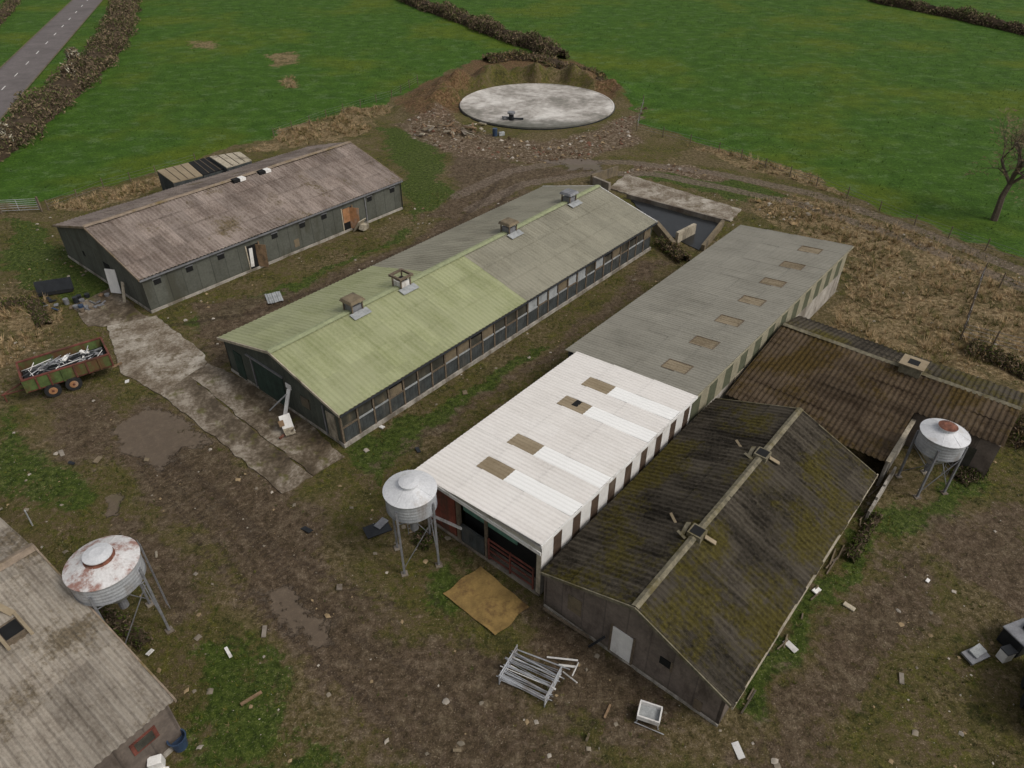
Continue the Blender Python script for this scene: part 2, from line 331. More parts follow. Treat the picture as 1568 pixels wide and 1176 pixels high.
tan=k.mix(k.math('MULTIPLY',k.step(nM,.49,.60),.75),tan,k.ramp(nF,[(.36,(.035,.036,.010)),(.64,(.11,.085,.035))]))
lush=k.ramp(nF,[(.36,(.018,.034,.004)),(.5,(.040,.068,.008)),(.64,(.080,.110,.018))])
grav=k.ramp(k.voro(4.5,out=1),[(0,(.06,.038,.024)),(.6,(.13,.09,.06)),(1,(.34,.27,.21))])
orng=k.ramp(nF,[(.36,(.055,.028,.012)),(.5,(.115,.064,.032)),(.64,(.21,.13,.07))])
orng=k.mix(k.math('MULTIPLY',k.step(nE,.52,.62),.7),orng,(.07,.065,.02))
c=k.mix(msk('yard',.5),field,rough)
c=k.mix(k.math('MULTIPLY',msk('lush',2.0,.42,.75),.85),c,lush)
c=k.mix(k.math('MULTIPLY',msk('mud',1.9,.34,.72),.85),c,mud)
c=k.mix(k.math('MULTIPLY',msk('tan',1.8,.4,.65),.9),c,tan)
c=k.mix(k.math('MULTIPLY',msk('orng',2.0,.42,.75),.85),c,orng)
c=k.mix(k.math('MULTIPLY',msk('grav',2.2,.42,.75),.8),c,grav)
c=k.mix(k.math('MULTIPLY',msk('trk',1.3),.8),c,k.ramp(nF,[(.35,(.075,.055,.040)),(.65,(.21,.165,.125))]))
c=k.mix(k.math('MULTIPLY',msk('rut',1.8),.42),c,(.035,.024,.017))
st=k.math('MULTIPLY',k.step(nG,.61,.67),k.math('MULTIPLY',k.attr('yard'),.55)); c=k.mix(st,c,(.28,.235,.18))
c=k.mix(k.math('MULTIPLY',k.attr('yard'),.65),c,k.ramp(nG,[(.33,.20),(.67,.77)]),'OVERLAY')
wet=msk('wet',1.8,.45,.68); c=k.mix(k.math('MULTIPLY',wet,.7),c,(.12,.092,.068))
k.put(k.b.inputs['Roughness'],k.mix(wet,(.92,.92,.92),(.35,.35,.35)))
k.bump(k.math('MULTIPLY',k.math('ADD',nF,k.math('MULTIPLY',nG,.6)),k.math('SUBTRACT',1,wet)),.9,.14)
me.materials.append(k.col(c))
# ------------------------------------------------------------------ slabs
def slab(name,pts,z,mat,bottom=-.12,world=False):
    w=np.array(pts) if world else GP(pts); c0=w.mean(0); mb=MB(); n=len(w)
    p=[(x-c0[0],y-c0[1]) for x,y in w]
    if not world:   # chipped, uneven slab edges
        q=[]
        for i in range(n):
            a,b=np.array(p[i]),np.array(p[(i+1)%n]); L_=np.hypot(*(b-a)); m=max(1,int(L_/.45)); nr=np.array([-(b-a)[1],(b-a)[0]])/L_
            for j in range(m): q.append(tuple(a+(b-a)*j/m+nr*(random.uniform(-.09,.09) if j else 0)))
        p=q; n=len(p)
    mb.poly([(x,y,z) for x,y in p],mat)
    for i in range(n):
        a,b=p[i],p[(i+1)%n]; mb.poly([(*a,bottom),(*b,bottom),(*b,z),(*a,z)],mat)
    return mb.obj(name,loc=(c0[0],c0[1],0))
k=NB('yard_concrete',.75,.3)
f=k.noise(.45,8,.65); g=k.noise(6,6,.7)
c=k.ramp(k.math('ADD',k.math('MULTIPLY',f,.65),k.math('MULTIPLY',g,.35)),[(.36,(.075,.055,.036)),(.45,(.145,.112,.078)),(.52,(.25,.215,.17)),(.62,(.40,.36,.305))])
c=k.mix(k.math('MULTIPLY',k.step(k.noise(1.1,5,.75),.53,.63),.8),c,(.10,.073,.04)); k.bump(g,.3,.02)
M['apron']=k.col(c)
k=NB('wet_concrete',.5,.25); f=k.math('ADD',k.math('MULTIPLY',k.noise(.33,8,.7,dist=.8),.65),k.math('MULTIPLY',k.noise(4,5,.7),.35)); c=k.ramp(f,[(.38,(.042,.031,.020)),(.46,(.080,.060,.038)),(.52,(.14,.11,.078)),(.60,(.29,.25,.20))])
# old joint lines between cast bays
c=k.mix(k.math('MULTIPLY',k.step(k.noise(.9,5,.7),.56,.66),.7),c,(.09,.085,.02)); M['wetconc']=k.col(c)
slab('concrete_apron',[(165,500),(240,484),(310,540),(318,556),(248,606),(185,572)],.06,M['apron'])
slab('concrete_apron',[(319,557),(420,600),(523,697),(528,700),(480,729),(380,650),(290,575)],.055,M['wetconc'])
slab('concrete_apron',[(289,576),(379,651),(479,730),(432,757),(336,676),(249,607)],.058,M['wetconc'])
slab('concrete_apron',[(112,470),(170,440),(222,484),(238,485),(164,500),(135,500)],.05,M['wetconc'])
k=NB('slurry_base_concrete',.75,.25); f=k.math('ADD',k.math('MULTIPLY',k.noise(.14,8,.62,dist=.6),.65),k.math('MULTIPLY',k.noise(1.2,5,.7),.35)); c=k.ramp(f,[(.38,(.17,.16,.135)),(.46,(.29,.265,.235)),(.52,(.41,.38,.345)),(.60,(.58,.55,.51))])
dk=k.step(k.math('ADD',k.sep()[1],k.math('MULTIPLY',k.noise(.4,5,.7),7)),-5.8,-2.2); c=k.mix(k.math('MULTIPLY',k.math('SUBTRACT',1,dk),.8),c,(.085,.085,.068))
k.bump(k.noise(3),.2,.02); M['pad']=k.col(c)
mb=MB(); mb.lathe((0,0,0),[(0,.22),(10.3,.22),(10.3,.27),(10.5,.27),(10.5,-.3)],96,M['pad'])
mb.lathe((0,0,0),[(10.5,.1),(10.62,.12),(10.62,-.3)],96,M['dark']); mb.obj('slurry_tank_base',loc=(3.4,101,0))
# road
rd=np.array([-.30,.954]); rp=np.array([.954,.30]); c0=np.array([-73.0,105.0])
def strip(name,w,z,mat,off=0,a=-140,b=700):
    q=[c0+rd*a+rp*(off-w/2),c0+rd*a+rp*(off+w/2),c0+rd*b+rp*(off+w/2),c0+rd*b+rp*(off-w/2)]
    return slab(name,q,z,mat,world=True,bottom=z-.1)
M['asph']=surf('asphalt',(.130,.112,.108),.15,.5,dirt=(.095,.082,.078),dirt_amt=.5,dsc=.2)
M['verge']=surf('verge_kerb',(.12,.10,.06),.4,1)
strip('road',6.6,.05,M['asph']); 
mb=MB()
for i in range(60):
    a=-60+i*8.0; p=c0+rd*a; q=c0+rd*(a+2.2)
    mb.poly([(*(p-rp*.07),.056),(*(p+rp*.07),.056),(*(q+rp*.07),.056),(*(q-rp*.07),.056)],M['white'])
for sd in(-1,1):
    p=c0+rd*-140+rp*sd*3.36; q=c0+rd*300+rp*sd*3.36
    mb.poly([(*(p-rp*.14),.1),(*(p+rp*.14),.1),(*(q+rp*.14),.1),(*(q-rp*.14),.1)],M['verge'])
mb.obj('road_markings')
# ------------------------------------------------------------------ GREEN SHED
E=bldg('green_roofed_livestock_shed',34.45,33.6); o=(34.45,33.6,0)
u0,u1,v0,v1,ve,zr,zc=17.4,51.5,27.4,39.8,2.6,4.2,33.6
mb=MB(); A=M['groof1'];B_=M['groof2']
mb.corr(u0,34.0,v0,ve,zc,zr,A,.33,.035,3); mb.corr(34.0,u1,v0,ve,zc,zr,B_,.33,.035,3)
mb.corr(u0,30.5,v1,ve,zc,zr,A,.33,.035,3); mb.corr(30.5,u1,v1,ve,zc,zr,B_,.33,.035,3)
mb.obj('roof',E,o)
mb=MB(); mb.ridge(u0-.03,u1+.03,zc,zr+.09,.28,.06,M['cap'],2)
for s_,y in((1,v0),(-1,v1)):
    for x in(u0-.06,u1):
        mb.hexa([(x,y,ve-.12),(x+.06,y,ve-.12),(x+.06,zc,zr-.12),(x,zc,zr-.12),(x,y,ve+.06),(x+.06,y,ve+.06),(x+.06,zc,zr+.06),(x,zc,zr+.06)],M['pale'] if x<20 else M['white'])
mb.cyl((u0,v0-.06,ve-.06),(u1,v0-.06,ve-.06),.06,.06,8,M['dark']); mb.obj('ridge_cap_and_flashings',E,o)
mb=MB(); x0,x1,y0,y1=u0+.2,u1-.2,v0+.3,v1-.3
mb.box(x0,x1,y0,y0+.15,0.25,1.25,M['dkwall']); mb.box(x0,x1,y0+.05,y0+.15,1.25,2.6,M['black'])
mb.box(x0,x1,y1-.15,y1,0.25,2.65,M['dkwall'])
for x in(x0,x1-.15): mb.hexa([(x,y0,.2),(x+.15,y0,.2),(x+.15,y1,.2),(x,y1,.2),(x,y0,2.62),(x+.15,y0,2.62),(x+.15,y1,2.62),(x,y1,2.62)],M['gwall']); mb.poly([(x-.002 if x<30 else x+.152,y0,2.6),(x-.002 if x<30 else x+.152,y1,2.6),(x-.002 if x<30 else x+.152,zc,4.18)],M['gwall'])
mb.box(x0-.1,x1+.1,y0-.12,y0+.2,-.1,.25,M['concw']); mb.box(x0-.05,x0+.2,y0,y1,-.1,.2,M['concw']); mb.obj('walls',E,o)
mb=MB(); nb=28; w=(x1-x0)/nb
for i in range(nb):
    a=x0+i*w; mb.box(a-.06,a+.06,y0-.05,y0+.1,.26,2.5,M['wood'])
    mt=M['panel'] if (14<=i<=16 or i in(18,19,21)) else (M['glass'] if random.random()<.55 else M['tanpanel'])
    lowr=random.choice((0,0,.12,.25))
    mb.box(a+.12,a+w-.12,y0-.0,y0+.04,1.42,2.22-lowr,mt); mb.box(a+.06,a+w-.06,y0-.03,y0+.05,1.30,1.42,M['panel'] if i%3 else M['wood']); mb.box(a+.06,a+w-.06,y0-.03,y0+.045,2.22,2.32,M['wood'])
mb.obj('side_windows',E,o)
mb=MB(); X=x0
mb.box(X-.07,X-.01,33.1,36.2,.1,2.45,M['gdoor']); mb.box(X-.09,X-.0,33.0,36.9,2.45,2.56,M['galvd'])
mb.box(X-.05,X-.005,28.2,29.0,.15,2.05,M['pale']); mb.box(X-.06,X-.006,29.2,29.3,.1,2.3,M['galvd'])
mb.box(X-.06,X-.006,37.6,38.5,.1,2.1,M['gdoor']); mb.box(X-.055,X-.007,32.3,32.8,1.9,2.25,M['white'])
mb.box(X-.06,X-.006,30.6,31.4,1.25,2.0,M['glass']); mb.box(X-.06,X-.006,36.4,36.5,.1,2.4,M['galvd'])
mb.obox((X-.5,32.4,1.0),(.05,.25,2.0),(0,.5,.3),M['white']); mb.obox((X-.7,33.0,1.0),(.07,.07,2.3),(.7,.3,0),M['galv'])
mb.obj('front_doors',E,o)
mb=MB()
for (px,py),bad in(((541,474),0),((615,437),1),((779,354),0),((871,306),0)):
    a=(px-784)/1094; k1=CAMH-4.35; uu=(a*(CT*.6459*zc+ST*k1)+.7634*zc)/(.6459-a*CT*.7634)
    mb.box(uu-.38,uu+.38,zc-.38,zc+.38,zr-.12,zr+.42,M['galvd'] if not bad else M['white'])
    for s1 in(-1,1):
        for s2 in(-1,1): mb.box(uu+s1*.42-.04,uu+s1*.42+.04,zc+s2*.42-.04,zc+s2*.42+.04,zr-.2,zr+.7,M['wood'])
    if bad:
        for s1 in(-1,1): mb.box(uu-.6,uu+.6,zc+s1*.52-.07,zc+s1*.52+.07,zr+.7,zr+.85,M['wood']); mb.box(uu+s1*.52-.07,uu+s1*.52+.07,zc-.45,zc+.45,zr+.7,zr+.85,M['wood'])
        mb.box(uu-.3,uu+.3,zc-.3,zc+.3,zr+.43,zr+.5,M['black'])
    else:
        mb.hexa([(uu-.6,zc-.6,zr+.68),(uu+.6,zc-.6,zr+.68),(uu+.6,zc+.6,zr+.68),(uu-.6,zc+.6,zr+.68),(uu-.5,zc-.5,zr+.86),(uu+.5,zc-.5,zr+.86),(uu+.5,zc+.5,zr+.86),(uu-.5,zc+.5,zr+.86)],M['tanpanel'] if px<800 else M['galvd'])
    mb.poly([(uu-.7,zc-.42,zr+.04),(uu+.7,zc-.42,zr+.04),(uu+.7,zc-1.0,zr-.11),(uu-.7,zc-1.0,zr-.11)],M['panel'])
mb.obj('ridge_ventilators',E,o)
# ------------------------------------------------------------------ GREY BARN (left)
E=bldg('grey_pig_barn',30.65,57.85); o=(30.65,57.85,0)
u0,u1,v0,v1,ve,zr,zc=17.7,43.6,50.5,65.2,2.9,4.9,57.85
mb=MB(); mb.corr(u0,u1,v0,ve,zc,zr,M['barnroof'],.3,.055,4,sag=.035); mb.corr(u0,u1,v1,ve,zc,zr,M['barnroof'],.3,.055,4,sag=.035); mb.obj('roof',E,o)
mb=MB(); mb.ridge(u0-.03,u1+.03,zc,zr+.13,.3,.08,M['capb'],1.1)
for y in(v0,v1):
    for x in(u0-.06,u1): mb.hexa([(x,y,ve-.1),(x+.06,y,ve-.1),(x+.06,zc,zr-.1),(x,zc,zr-.1),(x,y,ve+.07),(x+.06,y,ve+.07),(x+.06,zc,zr+.08),(x,zc,zr+.08)],M['capb'])
for uu in(31.0,33.6):
    mb.box(uu-.7,uu-.1,zc-.65,zc-.15,zr-.1,zr+.18,M['black']); mb.box(uu-.1,uu+.45,zc-.7,zc-.1,zr-.1,zr+.15,M['white'])
mb.obj('ridge_cap',E,o)
mb=MB(); x0,x1,y0,y1=u0+.2,u1-.2,v0+.25,v1-.25
mb.box(x0,x1,y0,y0+.15,.2,2.9,M['barnwall']); mb.box(x0,x1,y1-.15,y1,.2,2.9,M['barnwall'])
for x in(x0,x1-.15):
    mb.box(x,x+.15,y0+.15,y1-.15,.2,2.88,M['barnwall']); xx=x if x<30 else x+.15
    mb.poly([(xx,y0,2.9),(xx,y1,2.9),(xx,zc,4.85)],M['barnwall'])
mb.box(x0-.06,x1+.06,y0-.08,y0+.2,-.1,.2,M['concw']); mb.box(x0-.05,x0+.18,y0,y1,-.1,.2,M['concw'])
mb.cyl((x1+.05,y0-.05,0),(x1+.05,y0-.05,2.8),.05,.05,8,M['dark']); mb.box(u0,u1,v0-.01,v0+.03,2.72,2.86,M['galvd'])
mb.obj('walls',E,o)
mb=MB()
for uu in(19,21.6,24.3,29.3,32.1,34.4,39.6,42.4): mb.box(uu-.28,uu+.28,y0-.03,y0-.0,2.0,2.42,M['black']); mb.box(uu-.33,uu+.33,y0-.06,y0-.0,2.42,2.5,M['galvd'])
for uu,mt in((27.1,M['ply']),(36.9,M['orply'])):
    mb.box(uu-.55,uu+.55,y0-.03,y0,.15,2.2,M['black']); mb.box(uu-.65,uu-.55,y0-.06,y0,.1,2.3,M['pale']); mb.box(uu+.55,uu+.65,y0-.06,y0,.1,2.3,M['ply'])
    mb.obox((uu+.5,y0-.35,1.15),(.85,.05,2.0),(.0,.05,-.9),mt)
    if mt is M['orply']: mb.box(uu-.5,uu+.3,y0-.05,y0-.02,.9,2.2,mt); mb.obox((uu+.6,y0-.8,.6),(1.1,.06,1.3),(.6,0,.2),M['pale']); mb.obox((uu+1.0,y0-.9,.3),(1.1,.5,.5),(.2,.3,.5),M['pale'])
    else: mb.obox((uu-.3,y0-.08,1.2),(.3,.05,1.6),(0,.1,0),M['white'])
mb.box(31.0,31.5,y0-.02,y0-.004,.5,1.2,M['tanpanel']); mb.box(39.0,39.1,y0-.06,y0-.004,.2,2.8,M['galvd'])
mb.box(x0-.03,x0,56.1,57.1,.2,2.2,M['black']); mb.obox((x0-.3,55.6,1.1),(.05,.9,2.0),(0,.1,.5),M['white']); mb.box(x0-.03,x0,60.6,60.9,1.5,1.9,M['black'])
mb.obox((x0-.4,53.9,.8),(.06,.3,1.6),(0,.25,.2),M['pale'])
mb.obj('doors_and_vents',E,o)
mb=MB()   # lean-to behind: three flat roof panels on a walled frame
def uvw(l,z): return [((.6459*x+.7634*y),(-.7634*x+.6459*y)) for x,y in GP(l,z)]
def pl(l,z,mat,t=.1):
    w=uvw(l,z); mb.hexa([(a,b,z-t) for a,b in w]+[(a,b,z) for a,b in w],mat)
for l,z,m_ in (([(265,279),(310,268),(288,249),(240,261)],2.9,M['rooflight']),([(311,267.5),(346,257),(320,240),(289,248.5)],2.6,M['black']),([(347,256.5),(385,245),(367,232),(321,239.5)],2.95,M['pale'])):
    pl(l,z,m_); w=uvw(l,z)
    for i in range(4):
        a,b=w[i],w[(i+1)%4]; mb.poly([(*a,0),(*b,0),(*b,z-.1),(*a,z-.1)],M['dkwall'])
    for i in range(1,4):
        t=i/4; a=(w[0][0]*(1-t)+w[1][0]*t,w[0][1]*(1-t)+w[1][1]*t); b=(w[3][0]*(1-t)+w[2][0]*t,w[3][1]*(1-t)+w[2][1]*t)
        mb.cyl((*a,z+.02),(*b,z+.02),.04,.04,4,M['wood'])
mb.obj('lean_to',E,o)
# ------------------------------------------------------------------ GREY / WHITE SHED
E=bldg('striped_monopitch_shed',35.5,16.5); o=(35.5,16.5,0)
mb=MB(); vh,zh=12.3,3.95
def zat(v): return zh-(v-vh)*(zh-3.35)/8.1
segs=[(16.5,18.65,0),(18.65,19.6,1),(19.6,20.95,0),(20.95,21.9,1),(21.9,25.2,0),(25.2,26.15,1),(26.15,27.5,0),(27.5,28.45,1),(28.45,30.3,0)]
for a,b,t in segs:
    if not t: mb.corr(a,b,20.4,zat(20.4),vh,zh,M['wwhite'],.24,.022,3)
    else:
        mb.corr(a,b,20.4,zat(20.4),18.1,zat(18.1),M['wwhite'],.24,.022,1); mb.corr(a,b,18.1,zat(18.1)+.015,16.35,zat(16.35)+.015,M['rooflight'],.24,.022,1); mb.corr(a,b,16.35,zat(16.35)+.02,vh,zh+.02,M['wbright'],.24,.022,1)
def zg(v): return zh+.02-(v-vh)*(zh-3.05)/9.0
last=30.3
for i in range(7):
    c_=32.3+3.32*i; mb.corr(last,c_-.5,21.3,zg(21.3),vh,zg(vh),M['wgrey'],.24,.03,4)
    mb.corr(c_-.5,c_+.5,21.3,zg(21.3),15.4,zg(15.4),M['wgrey'],.24,.03,2); mb.corr(c_-.5,c_+.5,15.4,zg(15.4),13.9,zg(13.9),M['rooflight2'],.24,.03,1); mb.corr(c_-.5,c_+.5,13.9,zg(13.9),vh,zg(vh),M['wgrey'],.24,.03,1); last=c_+.5
    for vv in(13.86,15.4): mb.box(c_-.52,c_+.52,vv,vv+.05,zg(vv)+.0,zg(vv)+.055,M['wood'])
    for xx in(c_-.54,c_+.49): mb.hexa([(xx,13.9,zg(13.9)),(xx+.05,13.9,zg(13.9)),(xx+.05,15.4,zg(15.4)),(xx,15.4,zg(15.4)),(xx,13.9,zg(13.9)+.05),(xx+.05,13.9,zg(13.9)+.05),(xx+.05,15.4,zg(15.4)+.05),(xx,15.4,zg(15.4)+.05)],M['wood'])
mb.corr(last,54.5,21.3,zg(21.3),vh,zg(vh),M['wgrey'],.24,.03,4)
uu=25.9; mb.box(uu-.35,uu+.2,17.0,17.35,zat(17.2)+.01,zat(17.2)+.05,M['black'])
mb.obj('roof',E,o)
mb=MB(); Y=12.5
mb.box(16.8,54.3,Y,Y+.15,0,1.9,M['concw'])
x=16.8; i=0
while x<30.2:
    w=.85 if i%2==0 else .62; mb.box(x,min(x+w,30.25),Y-.02-.01*(i%2),Y+.1,1.9,3.9,M['white'] if i%2==0 else M['brown']); x+=w; i+=1
x=30.3; i=0
while x<54.2:
    w=1.0; mb.box(x,min(x+w,54.3),Y-.02-.01*(i%2),Y+.1,1.9,3.9,M['stgreen'] if i%2==0 else M['sttan']); x+=w; i+=1
mb.box(30.3,54.3,20.9,21.05,0,3.05,M['dkwall']); mb.box(16.8,30.3,20.0,20.15,0,3.3,M['dkwall'])
mb.hexa([(54.15,Y+.15,0),(54.3,Y+.15,0),(54.3,20.9,0),(54.15,20.9,0),(54.15,Y+.15,3.85),(54.3,Y+.15,3.85),(54.3,20.9,3.0),(54.15,20.9,3.0)],M['mwall'])
F=16.8
mb.box(F,F+.12,17.9,20.0,.1,2.9,M['red']); mb.box(F,F+.12,12.5,20.0,2.95,3.32,M['white']); mb.box(F+.6,F+.7,12.7,17.8,.0,2.9,M['black'])
mb.box(F-.02,F+.14,12.5,12.75,0,2.95,M['pale']); mb.box(F-.02,F+.14,17.6,17.8,0,2.95,M['wood']); mb.box(F+.0,F+.1,15.8,15.95,0,2.9,M['wood'])
for z in(.3,.75,1.2,1.5): mb.box(F-.03,F+.03,12.9,15.7,z,z+.07,M['tred'])
for v in(12.9,14.3,15.65): mb.box(F-.04,F+.04,v,v+.07,.1,1.6,M['tred'])
mb.box(F+.1,F+.16,14.0,17.4,2.3,2.9,M['teal']); mb.box(F-.02,F+.1,16.0,17.5,.0,1.3,M['dkwall']); mb.box(F-.1,F+.6,12.5,20.0,-.1,.08,M['conc'])
mb.box(16.45,30.3,12.24,12.29,3.8,3.97,M['white']); mb.box(30.3,54.55,12.24,12.29,3.84,3.97,M['sttan']); mb.box(16.46,16.5,12.3,20.4,3.25,3.45,M['white'])
mb.obox((16.75,18.9,.7),(.1,3.0,.12),(-.25,0,0),M['white'])
mb.box(36.0,37.2,Y-.05,Y-.01,.0,2.0,M['pale']); mb.box(41,42.4,Y-.05,Y-.01,.5,1.6,M['black']); mb.obj('walls',E,o)
# ------------------------------------------------------------------ MOSSY BARN
E=bldg('mossy_roofed_barn',24.4,7.5); o=(24.4,7.5,0)
mb=MB(); u0,u1,zc,zr=16.3,32.6,7.45,4.05
mb.corr(u0,u1,2.95,2.1,zc,zr,M['mossroof'],.3,.06,4,sag=.06,rag=.14); mb.corr(u0,u1,12.15,2.45,zc,zr,M['mossroof'],.3,.06,3,sag=.06); mb.obj('roof',E,o)
mb=MB(); mb.ridge(u0,u1,zc,zr+.14,.17,.08,M['capm'],.9)
for x in(u0-.05,u1):
    mb.hexa([(x,2.95,2.0),(x+.05,2.95,2.0),(x+.05,zc,zr-.08),(x,zc,zr-.08),(x,2.95,2.16),(x+.05,2.95,2.16),(x+.05,zc,zr+.1),(x,zc,zr+.1)],M['capm'])
    mb.hexa([(x,zc,zr-.08),(x+.05,zc,zr-.08),(x+.05,12.1,2.38),(x,12.1,2.38),(x,zc,zr+.1),(x+.05,zc,zr+.1),(x+.05,12.1,2.52),(x,12.1,2.52)],M['capm'])
for uu in(21.3,27.9):
    mb.box(uu-.33,uu+.33,zc-.33,zc+.33,zr-.2,zr+.22,M['capm']); mb.box(uu-.26,uu+.26,zc-.26,zc+.26,zr+.22,zr+.23,M['black'])
    mb.obox((uu+.0,zc+.55,zr-.02),(.8,.2,.04),(-.36,0,.15),M['capm']); mb.obox((uu+.5,zc+1.4,zr-.36),(.6,.12,.04),(-.35,0,.9),M['rooflight']); mb.obox((uu+.15,zc-.6,zr-.06),(.22,.55,.04),(.4,0,.3),M['rooflight']); mb.obox((uu-.45,zc+.5,zr+.0),(.5,.12,.04),(-.35,0,1.2),M['capm'])
mb.box(u0,u1+.2,2.84,2.92,1.9,2.06,M['pale']); mb.obj('ridge_cap_and_gutter',E,o)
mb=MB(); X=16.5
mb.box(X,X+.12,3.2,12.0,0,2.08,M['mwall']); mb.poly([(X-.002,3.2,2.05),(X-.002,12.0,2.05),(X-.002,12.0,2.42),(X-.002,zc,4.0)],M['mwall'])
mb.box(X,32.3,3.2,3.35,0,2.05,M['mwall']); mb.box(X,32.3,11.9,12.05,0,2.3,M['mwall']); mb.box(32.2,32.35,3.35,11.9,0,2.05,M['mwall']); mb.poly([(32.352,3.2,2.05),(32.352,12.0,2.05),(32.352,12.0,2.42),(32.352,zc,4.0)],M['mwall'])
mb.box(X-.05,X-.005,7.35,8.35,.15,1.85,M['white']); mb.box(X-.07,X-.006,7.25,7.35,.1,1.95,M['wood']); mb.box(X-.07,X-.006,8.35,8.45,.1,1.95,M['wood'])
mb.box(X-.03,X-.005,5.6,6.1,1.5,1.95,M['black']); mb.box(X-.05,X-.006,5.5,5.6,1.4,2.05,M['wood']); mb.box(X-.05,X-.006,10.0,10.7,1.0,2.0,M['tanpanel']); mb.box(X-.04,X-.005,4.0,4.35,.1,.8,M['wood'])
mb.box(X-.06,X,3.2,12.0,-.1,.12,M['concw'])
mb.obox((X-.25,10.6,.25),(.1,2.4,.1),(.1,0,.1),M['wood']); mb.obox((X-.3,8.9,.5),(.1,.1,1.2),(.5,.2,0),M['dark']); mb.obj('walls',E,o)
# ------------------------------------------------------------------ LOW BROWN SHEDS
E=bldg('low_brown_roofed_shed',40,5); o=(40,5,0)
mb=MB(); ru,rz=41.9,3.1
def corrv(y0,y1,xa,za,xb,zb,mat,rows,sag=.05):
    t=MB(); t.corr(y0,y1,xa,za,xb,zb,mat,.3,.055,rows,sag=sag)
    i=len(mb.v); mb.v+=[(b,a,c) for a,b,c in t.v]; kk=mb.mi(mat); mb.f+=[tuple(i+j for j in f) for f in t.f]; mb.m+=[kk]*len(t.f)
corrv(-1.6,2.9,38.7,2.45,ru,rz,M['brownroof'],2); corrv(2.9,12.2,34.3,1.75,ru,rz,M['brownroof'],4); corrv(-1.6,12.2,45.0,2.3,ru,rz,M['mossroof'],2); mb.obj('roof',E,o)
mb=MB()
for i in range(14):
    y=-1.6+i*.98; l=random.uniform(0,.03)
    mb.poly([(ru-.2,y,rz+.02+l),(ru-.2,y+1,rz+.02+l),(ru,y+1,rz+.13+l),(ru,y,rz+.13+l)],M['capm']); mb.poly([(ru,y,rz+.13+l),(ru,y+1,rz+.13+l),(ru+.2,y+1,rz+.0+l),(ru+.2,y,rz+.0+l)],M['capm'])
mb.box(ru-.55,ru+.55,3.6,4.8,rz-.1,rz+.5,M['capm']); mb.box(ru-.62,ru+.62,3.5,4.9,rz+.5,rz+.56,M['rooflight']); mb.box(ru-.3,ru+.3,3.9,4.5,rz+.56,rz+.57,M['black'])
mb.box(38.9,44.8,-1.5,-1.35,0,2.3,M['mwall']); mb.box(38.9,39.05,-1.35,2.9,0,2.35,M['mwall']); mb.box(44.65,44.8,-1.35,12,0,2.2,M['mwall']); mb.box(34.4,38.9,2.75,2.9,0,1.9,M['concw'])
mb.poly([(38.9,-1.502,2.28),(44.8,-1.502,2.28),(ru,-1.502,3.0)],M['mwall']); mb.box(38.8,38.88,-.6,.3,.2,1.6,M['glass']); mb.box(34.2,38.8,2.66,2.9,1.9,2.0,M['pale'])
mb.obj('walls_and_ridge',E,o)
mb=MB()
for i in range(4):
    a=31.4+i*1.1; mb.box(a,a+1.05,2.4,2.52,0,.9+random.uniform(-.25,.1),M['concw'])
for i in range(18):
    a=random.uniform(18,34); mb.obox((a,2.75+random.uniform(-.15,.15),.08),(random.uniform(.3,1.5),.06,.05),(random.uniform(-.3,.3),random.uniform(-.1,.1),random.uniform(-.25,.25)),random.choice([M['wood'],M['wood'],M['mwall'],M['tanpanel']]))
mb.obj('broken_block_wall',None,(33,2.2,0),loc=(*UV(33,2.2),0),rot=PHI)
# ------------------------------------------------------------------ BOTTOM LEFT BARN
pe=np.array([-12.58,14.25]); pr=np.array([-20.4,20.2]); d=pr-pe; L=np.hypot(*d); dv=d/L; ang=math.atan2(dv[1],dv[0])-math.pi/2
E=empty('weathered_grey_barn',(pe[0],pe[1],0),ang)
mb=MB(); mb.corr(-16,0.0,0,2.6,L,4.2,M['leftroof'],.3,.06,5,sag=.03); mb.corr(-16,0,2*L,2.6,L,4.2,M['leftroof'],.3,.06,5); mb.ridge(-16,0.05,L,4.33,.3,.1,M['capb'])
mb.hexa([(0,-.02,2.5),(.07,-.02,2.5),(.07,L,4.1),(0,L,4.1),(0,-.02,2.72),(.07,-.02,2.72),(.07,L,4.33),(0,L,4.33)],M['capb']); mb.obj('roof',E)
mb=MB(); mb.box(-16,-.25,.2,.35,0,2.5,M['mwall']); mb.box(-.35,-.2,.2,2*L-.2,0,2.5,M['mwall']); mb.poly([(-.198,.2,2.5),(-.198,2*L-.2,2.5),(-.198,L,4.15)],M['mwall'])
mb.box(-16,-.2,.1,.4,-.1,.2,M['concw']); mb.box(-1.9,-.9,.16,.2,1.3,2.0,M['tred']); mb.box(-1.75,-1.05,.14,.17,1.4,1.9,M['glass'])
for q in range(6): mb.box(-4.2-q*1.9,-3.5-q*1.9,.15,.2,1.3,2.0,M['glass'])
mb.obj('walls',E)
mb=MB()
tx=G(22,972,3.6); l=Matrix.Rotation(-ang,2)@Vector((tx[0]-pe[0],tx[1]-pe[1])); hz=2.6+1.6*l[1]/L
mb.box(l[0]-.45,l[0]+.45,l[1]-.5,l[1]+.5,hz-.1,hz+.25,M['wood']); mb.box(l[0]-.33,l[0]+.33,l[1]-.38,l[1]+.38,hz+.25,hz+.26,M['black'])
for s1 in(-1,1): mb.box(l[0]+s1*.42-.06,l[0]+s1*.42+.06,l[1]-.9,l[1]+.6,hz+.26,hz+.34,M['rooflight'])
mb.obox((l[0]+.2,l[1]+1.3,hz+.35),(.25,1.3,.05),(.2,0,.3),M['rooflight'])
mb.obj('roof_hatch',E)
